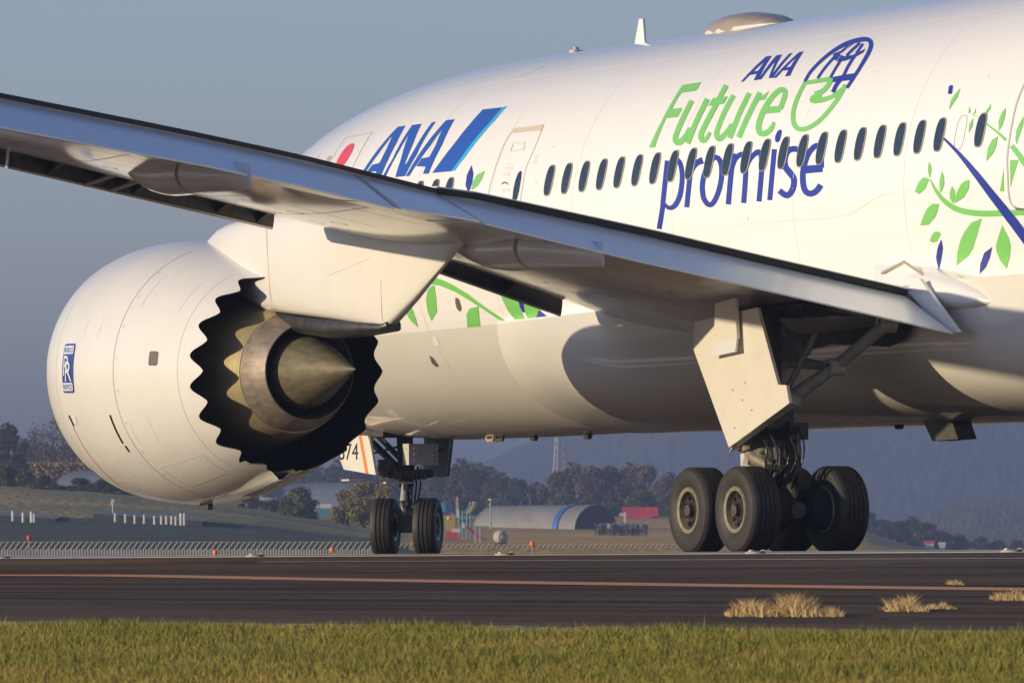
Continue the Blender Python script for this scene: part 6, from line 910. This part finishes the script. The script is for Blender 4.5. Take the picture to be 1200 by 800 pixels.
t = thing('hedge_wall', site(60, 1180, 560), 'long yellow sunlit hedge bank behind the bushes at the left', 'hedge'); 
m_ = MB(); rr = random.Random(5)
for k in range(1600):
    p = site(10+rr.random()*90, 1180+rr.uniform(-4, 4), 542+rr.random()*17+ (6 if rr.random() < .1 else 0)); s = .22+.25*rr.random(); m_.box(p, (s, s*.5, s*.6), Matrix.Rotation(rr.random()*3, 3, 'Z') @ Matrix.Rotation(rr.random(), 3, 'X'))
m_.build('foliage', 'leaf_yellow' if 'leaf_yellow' in MATS else mat('leaf_yellow', (.34, .235, .07), .9, var=.45, scale=.5).name, t, smooth=False)
t = bx('red_wall', 728, 770, 594, 604, 1420, 2, 'red_wall'); tag(t, 'long low red screen on the far edge of the tan field', 'wall')
# lattice mast on the hill
p = site(655, 3300, 560); t = thing('lattice_mast', p, 'pale steel lattice pylon standing far off beyond the trees', 'pylon'); h = (560-505)*3300/FPX; m_ = MB()
def leg(s, q, z): k = 1.9-1.0*z/h; return (p.x+s*k, p.y+q*k, p.z+z)
for s in (-1, 1):
    for q in (-1, 1): m_.tube([leg(s, q, 0), leg(s, q, h)], .22, 4)
m_.build('mast_legs', 'lattice', t, smooth=False); m_ = MB()
for i in range(7):
    z0, z1 = h*i/7, h*(i+1)/7
    for a, b in (((-1, -1), (1, -1)), ((1, -1), (1, 1)), ((-1, 1), (1, 1)), ((-1, -1), (-1, 1))):
        m_.tube([leg(*a, z0), leg(*b, z1)], .13, 4); m_.tube([leg(*b, z0), leg(*a, z1)], .13, 4)
m_.build('bracing', 'lattice', t, smooth=False)
# terraces with white marker posts on the bank
def terrace(pa, pb, ya, yb, D, drop):
    a, b = site(pa, D, ya), site(pb, D, yb); bk = Vector((-math.cos(TH), math.sin(TH), 0))*14; m_ = MB(); dn = Vector((0, 0, drop*D/FPX+.6))
    m_.add([a, b, b+bk+Vector((0, 0, .30)), a+bk+Vector((0, 0, .30))], [(0, 1, 2, 3)]); r = struct(m_.build('service_road', 'road_grey', smooth=False))
    m_ = MB(); f = Vector((math.cos(TH), -math.sin(TH), 0))*.4; m_.prism([a-Vector((0, 0, .02)), b-Vector((0, 0, .02)), b-Vector((0, 0, .5))-dn*.7+f, a-dn+f], -f*2); w = m_.build('retaining_wall', 'wall_dark', smooth=False)
    return w
tag(terrace(-60, 64, 598, 608, 660, 15), 'dark retaining wall under the road at the left edge', 'wall'); tag(terrace(108, 236, 601, 610, 655, 14), 'dark retaining wall under the road below the engine', 'wall')
def post(px, yt, yb, D, w, label, group): 
    p = site(px, D, yb); h = (yb-yt)*D/FPX; m_ = MB(); m_.tube([(0, 0, -.2), (0, 0, h*.97), (0, 0, h)], [w, w, w*.6], 8); o = m_.build('marker_post', 'post_white', local=True); o.location = p; return tag(o, label, 'post', group)
for i, (px, y) in enumerate(((14, 607), (26, 609))): post(px, y-9, y, 658, .10, f'white post on the road edge at the far left, {ORD[i]} from the left', 'white posts on the left road')
for px, yt, w_ in ((36, 599, 'left'), (39, 601, 'right')): post(px, yt, 610, 658, .12, f'{w_} one of two thick white posts ending the left road', 'thick posts at the end of the left road')
for i, (px, y) in enumerate(((134, 608), (146, 609), (157, 610), (168, 610), (180, 611), (188, 611), (194, 611), (200, 611), (205, 612))): post(px, y-7, y, 652, .09, f'white post on the road edge below the engine, {ORD[i]} from the left', 'white posts below the engine')
for px, w_ in ((211, 'left'), (215, 'right')): post(px, 601, 612, 652, .11, f'{w_} one of two taller white posts ending the post row', 'tall posts at the end of the row')
t = thing('notice_board', site(131, 660, 606), 'small white notice board on a pole above the white posts', 'sign'); bx('board', 129, 133, 585, 592, 660, .06, 'post_white', t, 1.0); m_ = MB(); p = site(131, 660, 606); m_.tube([p-Vector((0, 0, .3)), (p.x, p.y, site(131, 660, 587).z)], .04, 6); m_.build('pole', 'post_white', t)
# perimeter fence with cranked tops
FD = 430
def fence(pa, pb, step, D, ytop, ymid, label):
    p0 = site(pa, D, 662); t = thing('perimeter_fence', p0, label, 'fence')
    k = D/FPX; hz = (662-ymid)*k; ht = (662-ytop)*k
    d = np.array(site(pb, D)-site(pa, D)); d /= np.linalg.norm(d); dx, dy = d[0], d[1]
    m_ = MB(); m_.box((0, 0, hz/2), (.07, .07, hz)); m_.tube([(0, 0, hz-.02), (dx*.27, dy*.27, ht)], [.045, .035], 5)
    me = bpy.data.meshes.new('fence_post'); me.from_pydata(m_.v, [], m_.f); me.materials.append(MATS['fence_top'])
    for px in np.arange(pa, pb, step):
        o = bpy.data.objects.new('fence_post', me); finish(o, t, True); o.location = site(px, D, 662)-p0
    m_ = MB(); a, b = site(pa, D+.1, 662), site(pb, D+.1, 662); n = int((b-a).length/.13)
    for i in range(n):
        c = a.lerp(b, i/n); m_.box((c.x, c.y, c.z+hz/2), (.075, .02, hz*.98), Matrix.Rotation(math.atan2(dy, dx), 3, 'Z'))
    w = m_.build('mesh_infill', 'fence_steel', t, smooth=False); w['kind'] = 'stuff'; w.location = site(0, 429.8)-site(0, 430)
    m_ = MB()
    for z in (hz, hz+(ht-hz)*.5, ht-.02): m_.tube([a+Vector((dx*.2*(z-hz)/(ht-hz+.001), dy*.2, z)), b+Vector((0, 0, z))], .022, 4)
    m_.build('fence_wire', 'fence_top', t)
fence(-90, 452, 6.6, 430, 634.5, 643, 'long grey security fence with slanted post tops, left of the nose wheels')
fence(453, 800, 6.0, 520, 637, 643, 'farther stretch of grey security fence between nose gear and main gear')
for px, y, m, lab in ((33, 630, 'signal_red', 'red marker lamp above the fence at the far left'), (251, 647, 'signal_orange', 'orange marker on the fence below the engine exhaust'), (388, 644, 'signal_orange', 'orange ball marker left of the nose wheels'), (622.5, 637, 'signal_orange', 'orange marker post on the fence under the fuselage')):
    D = 415; t = thing('marker_lamp', site(px, D, 662), lab, 'marker'); c = site(px, D, y); m_ = MB(); r = .11
    m_.lathe([(-r*1.3, 0), (-r*1.1, r*.8), (0, r*1.1), (r*1.0, r*.8), (r*1.3, 0)], 14, c, 'z'); m_.build('lamp_head', m, t); m_ = MB(); q = site(px, D, 662); m_.tube([q, (c.x, c.y, c.z-r)], .03, 6); m_.build('pole', 'fence_top', t)
# edge lights on the taxiway
for px, lab in ((2, 'flat white edge light on the asphalt at the left edge'), (298, 'flat white edge light on the asphalt below the engine'), (590, 'flat white edge light right of the nose wheels'), (884, 'flat white edge light in front of the main wheels'), (1184, 'flat white edge light at the right edge')):
    v = cd+cr*(px-600)/FPX; Y = -8.9; tt = (Y-CAM[1])/v[1]; x, y = CAM[0]+v[0]*tt, Y; t = thing('edge_light', (x, y, ZG(y)), lab, 'light')
    m_ = MB(); m_.lathe([(0, .15), (.02, .145), (.03, .10)], 20, (0, 0, 0), 'z'); m_.build('base_plate', 'concrete', t, local=True)
    for k in range(2): m_ = MB(); m_.lathe([(.02, .045), (.045, .04), (.055, .02), (.058, 0)], 12, (-.13+.26*k, .05*k, .0), 'z'); m_.build('lens', 'post_white', t, local=True)
    m_ = MB(); m_.box((0, 0, .03), (.42, .05, .025)); m_.build('housing', 'gear_dark', t, local=True)
# poles and posts on the field
def lamp_pole(px, yt, yb, D, label, r=.10, disc=0):
    t = thing('lamp_pole', site(px, D, yb), label, 'pole'); h = (yb-yt)*D/FPX; m_ = MB(); m_.tube([(0, 0, -.3), (0, 0, h)], [r, r*.7], 8); m_.build('pole', 'concrete', t, local=True); m_ = MB()
    if disc: m_.lathe([(-.08, disc*.6), (-.06, disc), (.06, disc), (.08, disc*.6)], 18, (0, 0, h), 'x'); m_.build('floodlight', 'roof_grey', t, local=True)
    else: m_.box((.15, -.1, h), (.8, .3, .2)); m_.box((0, 0, h*.8), (.3, .3, .3)); m_.build('lamp_head', 'concrete', t, local=True)
lamp_pole(574, 585, 617, 1150, 'tall pale lamp pole in front of the arched shelter', .12); lamp_pole(620, 580, 606, 1450, 'round grey floodlight on a thin pole behind the arched shelter', .07, .40)
t = thing('post_gate', site(558, 760, 636), 'pair of pale posts joined by a bent rail beside the coloured play frames', 'gate')
for px in (556, 561.5): m_ = MB(); p = site(px, 760, 637); q = site(px, 760, 616); m_.tube([p, q], .055, 8); m_.build('post', 'concrete', t)
m_ = MB(); m_.tube([site(552, 760, 615), site(556, 760, 616), site(561.5, 760, 616), site(572, 760, 617)], .05, 6); m_.build('rail', 'concrete', t)
t = thing('white_column', site(731, 1240, 618), 'short white column with a flat sign behind the crowd', 'column'); bx('shaft', 729.7, 732.3, 600, 617, 1240, .3, 'post_white', t); bx('sign_plate', 724.5, 729.5, 601, 604, 1240, .2, 'post_white', t, 1.0)
t = thing('round_tank', site(585, 700, 637), 'pale grey rounded tank lying on the grass behind the fence', 'tank'); m_ = MB(); c = site(585, 700, 629); r_ = 8*700/FPX
m_.lathe([(-.55, 0), (-.5, r_*.7), (-.2, r_), (.25, r_), (.5, r_*.75), (.55, 0)], 20, c, 'x'); m_.build('tank_shell', 'concrete', t); m_ = MB()
for s in (-.3, .3): m_.box((c.x+s, c.y, c.z-r_*.9), (.12, .7, r_*.7))
m_.build('cradle', 'gear_dark', t); m_ = MB(); m_.lathe([(0, .16), (.08, .15), (.08, 0)], 12, (c.x+.56, c.y-.1, c.z), 'x'); m_.build('hatch', 'post_white', t)
# coloured play frames by the nose wheel
t = thing('play_tower', site(541, 900, 634), 'dark teal play tower with slides beside the right nose wheel', 'playground')
for px in (537, 541, 546, 550): m_ = MB(); m_.tube([site(px, 900, 636), site(px, 900, 598)], .10, 6); m_.build('post', 'teal_paint', t)
bx('platform', 536, 551, 608, 619, 900, 1.4, 'teal_paint', t, 1.5); bx('panel', 533, 536, 582, 606, 905, .3, 'concrete', t, 1.0)
for k, (m, dx) in enumerate((('teal_paint', 0), ('yellow_paint', 3), ('teal_paint', 6))):
    m_ = MB(); m_.tube([site(543+dx, 900, 602), site(548+dx, 900, 596), site(551+dx, 900, 588)], .14, 6); m_.build('slide_tube', m, t)
m_ = MB(); m_.tube([site(546, 898, 618), site(556, 897, 628), site(572, 896, 636)], [.22, .20, .18], 8); m_.build('slide', mat('plum', (.18, .03, .10), .5).name, t)
bx('light_box', 540, 543, 612, 616, 898, .2, 'post_white', t, .8); bx('light_box', 534, 536.5, 596, 603, 898, .2, 'post_white', t, .8)
t = thing('play_house', site(527, 880, 636), 'yellow and red play house half hidden behind the right nose wheel', 'playground')
bx('wall', 520, 532, 604, 622, 880, 1.0, mat('ochre', (.40, .33, .12), .6).name, t); bx('base', 521, 536, 622, 636, 878, 1.2, 'red_wall', t); m_ = MB(); c = site(525, 879, 607); m_.lathe([(-.2, 0), (-.14, .16), (0, .22), (.14, .16), (.2, 0)], 12, c, 'z'); m_.build('lamp_globe', 'yellow_paint', t)
m_ = MB(); m_.lathe([(0, .9), (.5, .75), (.85, .4), (1.0, 0)], 16, site(519, 890, 600), 'z'); m_.build('dome_roof', 'teal_paint', t); bx('trim', 528, 538, 619, 622, 877, .3, 'post_white', t, .9); bx('crate', 538, 544, 630, 635, 876, .4, 'signal_orange', t, .8)
# the crowd
def person_mesh(name, col, pose):
    b = bmesh.new(); J = {}
    def v(p): return b.verts.new(p)
    s = pose
    pts = dict(pelvis=(0, 0, .95), waist=(0, 0, 1.10), chest=(0, 0, 1.34), neck=(0, 0, 1.50), head=(.02, 0, 1.60), crown=(.01, 0, 1.72), ls=(0, .17, 1.44), le=(.03+.1*s, .23, 1.16), lh=(.12+.2*s, .22, .92), rs=(0, -.17, 1.44), re=(.02, -.24, 1.16), rh=(.10, -.23, .92), lk=(.03, .10, .50), lf=(0, .11, .07), lt=(.15, .12, .04), rk=(.02+.1*s, -.10, .50), rf=(-.02, -.11, .07), rt=(.13, -.12, .04))
    rad = dict(pelvis=.15, waist=.13, chest=.155, neck=.06, head=.095, crown=.075, ls=.075, le=.05, lh=.04, rs=.075, re=.05, rh=.04, lk=.07, lf=.05, lt=.04, rk=.07, rf=.05, rt=.04)
    ks = list(pts); me = bpy.data.meshes.new(name)
    E = [('pelvis', 'waist'), ('waist', 'chest'), ('chest', 'neck'), ('neck', 'head'), ('head', 'crown'), ('chest', 'ls'), ('ls', 'le'), ('le', 'lh'), ('chest', 'rs'), ('rs', 're'), ('re', 'rh'), ('pelvis', 'lk'), ('lk', 'lf'), ('lf', 'lt'), ('pelvis', 'rk'), ('rk', 'rf'), ('rf', 'rt')]
    me.from_pydata([pts[k] for k in ks], [(ks.index(a), ks.index(c)) for a, c in E], []); o = bpy.data.objects.new('tmp', me); COL.objects.link(o)
    md = o.modifiers.new('skin', 'SKIN')
    for i, k in enumerate(ks): me.skin_vertices[0].data[i].radius = (rad[k], rad[k]*(.75 if k in ('chest', 'waist') else 1)); me.skin_vertices[0].data[i].use_root = (k == 'pelvis')
    o.modifiers.new('sub', 'SUBSURF').levels = 1
    r = bpy.data.meshes.new_from_object(o.evaluated_get(bpy.context.evaluated_depsgraph_get())); bpy.data.objects.remove(o); r.name = name
    for m in ('skin', 'hair', col, 'trousers'): r.materials.append(MATS[m])
    mi = []
    for p in r.polygons:
        z, x, y = p.center.z, p.center.x, abs(p.center.y); mi.append(1 if z > 1.66 or (z > 1.58 and x < -.01) else 0 if z > 1.50 or (y > .19 and z < 1.0 and z > .80) else 2 if z > .93 else 3)
    r.polygons.foreach_set('material_index', mi); r.polygons.foreach_set('use_smooth', [True]*len(mi)); return r
mat('hair', (.015, .012, .01), .6); mat('navy_cloth', (.025, .035, .075), .8); mat('grey_cloth', (.09, .10, .12), .8); mat('pale_cloth', (.28, .30, .34), .8); mat('trousers', (.022, .025, .04), .85); mat('cap_red', (.3, .06, .05), .8)
PM = [person_mesh('person', c, s) for c, s in (('navy_cloth', 0), ('grey_cloth', .3), ('pale_cloth', 0), ('navy_cloth', .6))]
spots = [696.5, 700.5, 702.5, 704, 708, 710.5, 712.5, 715, 716.8, 719, 721, 722.8, 724.6, 726.5, 728.3, 730, 731.6, 733.4, 735.4, 737, 739, 741, 743.2, 745, 747, 749, 751, 753, 756]
for i, px in enumerate(spots+[706, 718, 727.5, 734, 740, 746]):
    D = 1180+rng.uniform(-14, 10)-(6 if i >= len(spots) else 0); o = bpy.data.objects.new('person', PM[i % 4 if i % 5 else 0]); COL.objects.link(o); o.location = site(px, D, 628+rng.uniform(-1.2, .3)+ (1 if i >= len(spots) else 0)); s = rng.uniform(.93, 1.04); o.scale = (s, s, s); o.rotation_euler.z = -TH+PI+rng.uniform(-.9, .9) if i % 3 else rng.uniform(0, 6)
    tag(o, ('person in dark navy clothes standing in the crowd on the tan field', 'person in grey top standing in the crowd on the tan field', 'person in pale top standing in the crowd on the tan field', 'person in dark navy clothes standing in the crowd on the tan field')[i % 4 if i % 5 else 0], 'person', 'people standing in a crowd on the field')

# ---------------------------------------------------------------- grass in front
def blades(name, pts, hts, wid, lean, m, tints):
    n = len(pts); ang = rng.random(n)*2*PI; la = rng.random(n)*2*PI; V = np.zeros((n, 5, 3)); cx, sy = np.cos(ang), np.sin(ang)
    side = np.stack([cx, sy, np.zeros(n)], 1)*wid[:, None]; ld = np.stack([np.cos(la), np.sin(la), np.zeros(n)], 1)*(lean*hts)[:, None]; up = np.zeros((n, 3)); up[:, 2] = hts
    V[:, 0] = pts-side; V[:, 1] = pts+side; V[:, 2] = pts+up*.55+ld*.3-side*.75; V[:, 3] = pts+up*.55+ld*.3+side*.75; V[:, 4] = pts+up*.97+ld
    F = np.array([[0, 1, 3, 2], [2, 3, 4, 4]]); me = bpy.data.meshes.new(name)
    me.vertices.add(n*5); me.vertices.foreach_set('co', V.reshape(-1))
    base = (np.arange(n)*5)[:, None]; loops = np.concatenate([base+np.array([[0, 1, 3, 2]]), base+np.array([[2, 3, 4]])], 1).reshape(-1)
    me.loops.add(n*7); me.loops.foreach_set('vertex_index', loops.astype(np.int32)); me.polygons.add(n*2)
    ls = np.stack([np.arange(n)*7, np.arange(n)*7+4], 1).reshape(-1); me.polygons.foreach_set('loop_start', ls.astype(np.int32)); me.update(calc_edges=True); me.validate()
    at = me.attributes.new('tint', 'FLOAT', 'POINT'); at.data.foreach_set('value', np.repeat(tints, 5).astype(np.float32)); me.materials.append(MATS[m])
    return bpy.data.objects.new(name, me)
N = 190000
yy = -36.0-8.8*rng.random(N)**.9; pxr = rng.uniform(-140, 1340, N); bear = TH+(pxr-600)/FPX
xx = CAM[0]-(yy-CAM[1])/np.tan(bear)
edge_n = np.array([.55*noise.noise((float(x)*.5, 0, 0))+.35*noise.noise((float(x)*1.7, 4, 0)) for x in xx])
yy = np.where(yy > -37.0, yy+edge_n*.9-.3, yy)
dens = np.array([noise.noise((float(x)*.55, float(y)*.9, 7))+.5*noise.noise((float(x)*2.1, float(y)*3, 3)) for x, y in zip(xx, yy)])
zz = np.interp(yy, [-66, -41, -35, -7.5], [-1.75, -.85, -.54, 0])
hh = (.038+.055*rng.random(N)**1.7)*(1+.5*dens)+.08*(rng.random(N) < .02)*rng.random(N)
tt_ = np.clip(.25-.45*dens+.55*(rng.random(N)-.4)+.4*np.clip((-40.5-yy)/3, 0, 1), 0, 1)
g = blades('grass', np.stack([xx, yy, zz], 1), hh, .0022+.0022*rng.random(N), .15+.5*rng.random(N), 'grass_blade', tt_); COL.objects.link(g); tag(g, 'short yellow-green grass along the near edge of the taxiway', 'grass', kind='stuff')
for px0, px1, ybase, h, lab in ((850, 988, 722, .20, 'widest dry straw tuft at the edge of the asphalt, below the main wheels'), (1036, 1086, 716, .15, 'short dry straw tuft with a low tail, right of the widest one'), (1086, 1118, 713, .06, 'lowest dry tuft, lying flat beside the short one'), (1162, 1212, 703, .10, 'dry straw tuft on the asphalt at the right edge'), (1110, 1128, 685, .06, 'tiny dry tuft above the orange line at the right'), (-10, 30, 735, .05, 'small dry tuft at the left edge of the grass')):
    n = int((px1-px0)*16); u = rng.random(n); px = px0+(px1-px0)*u
    P = []
    for q in px:
        v = cd+cr*(q-600)/FPX+cu*(400-ybase)/FPX; s = np.linspace(40, 140, 800); pts = CAM[None]+v[None]*s[:, None]; i = int(np.argmax(pts[:, 2] <= np.array([ZG(a) for a in pts[:, 1]]))); p = pts[i]; e_ = rng.normal(0, .28); P.append((p[0]+cd[0]*e_, p[1]+cd[1]*e_))
    P = np.array([(a, b, ZG(b)+.004) for a, b in P]); env = (.35+.65*np.abs(np.sin(u*PI*2.3+.4)))*np.sin(np.clip(u, .02, .98)*PI)**.5
    o = blades('dry_grass_tuft', P, h*env*(.5+.6*rng.random(n)), .0022+.002*rng.random(n), .3+.7*rng.random(n), 'straw_blade', rng.random(n)); COL.objects.link(o); tag(o, lab, 'grass tuft')

# ------------------------------------------------------------------ haze
b = MB(); b.box((-3000, 1500, 68.0), (30000, 30000, 150.0)); hz = b.build('haze', 'white_paint', smooth=False); hz.data.materials.clear()
m = bpy.data.materials.new('haze'); m.use_nodes = True; nt = m.node_tree; nt.nodes.clear(); o_ = nt.nodes.new('ShaderNodeOutputMaterial'); pv = nt.nodes.new('ShaderNodeVolumePrincipled')
pv.inputs['Color'].default_value = (.37, .46, .69, 1); pv.inputs['Density'].default_value = 3.0e-4; pv.inputs['Anisotropy'].default_value = .2; nt.links.new(pv.outputs[0], o_.inputs['Volume']); hz.data.materials.append(m); hz['kind'] = 'stuff'
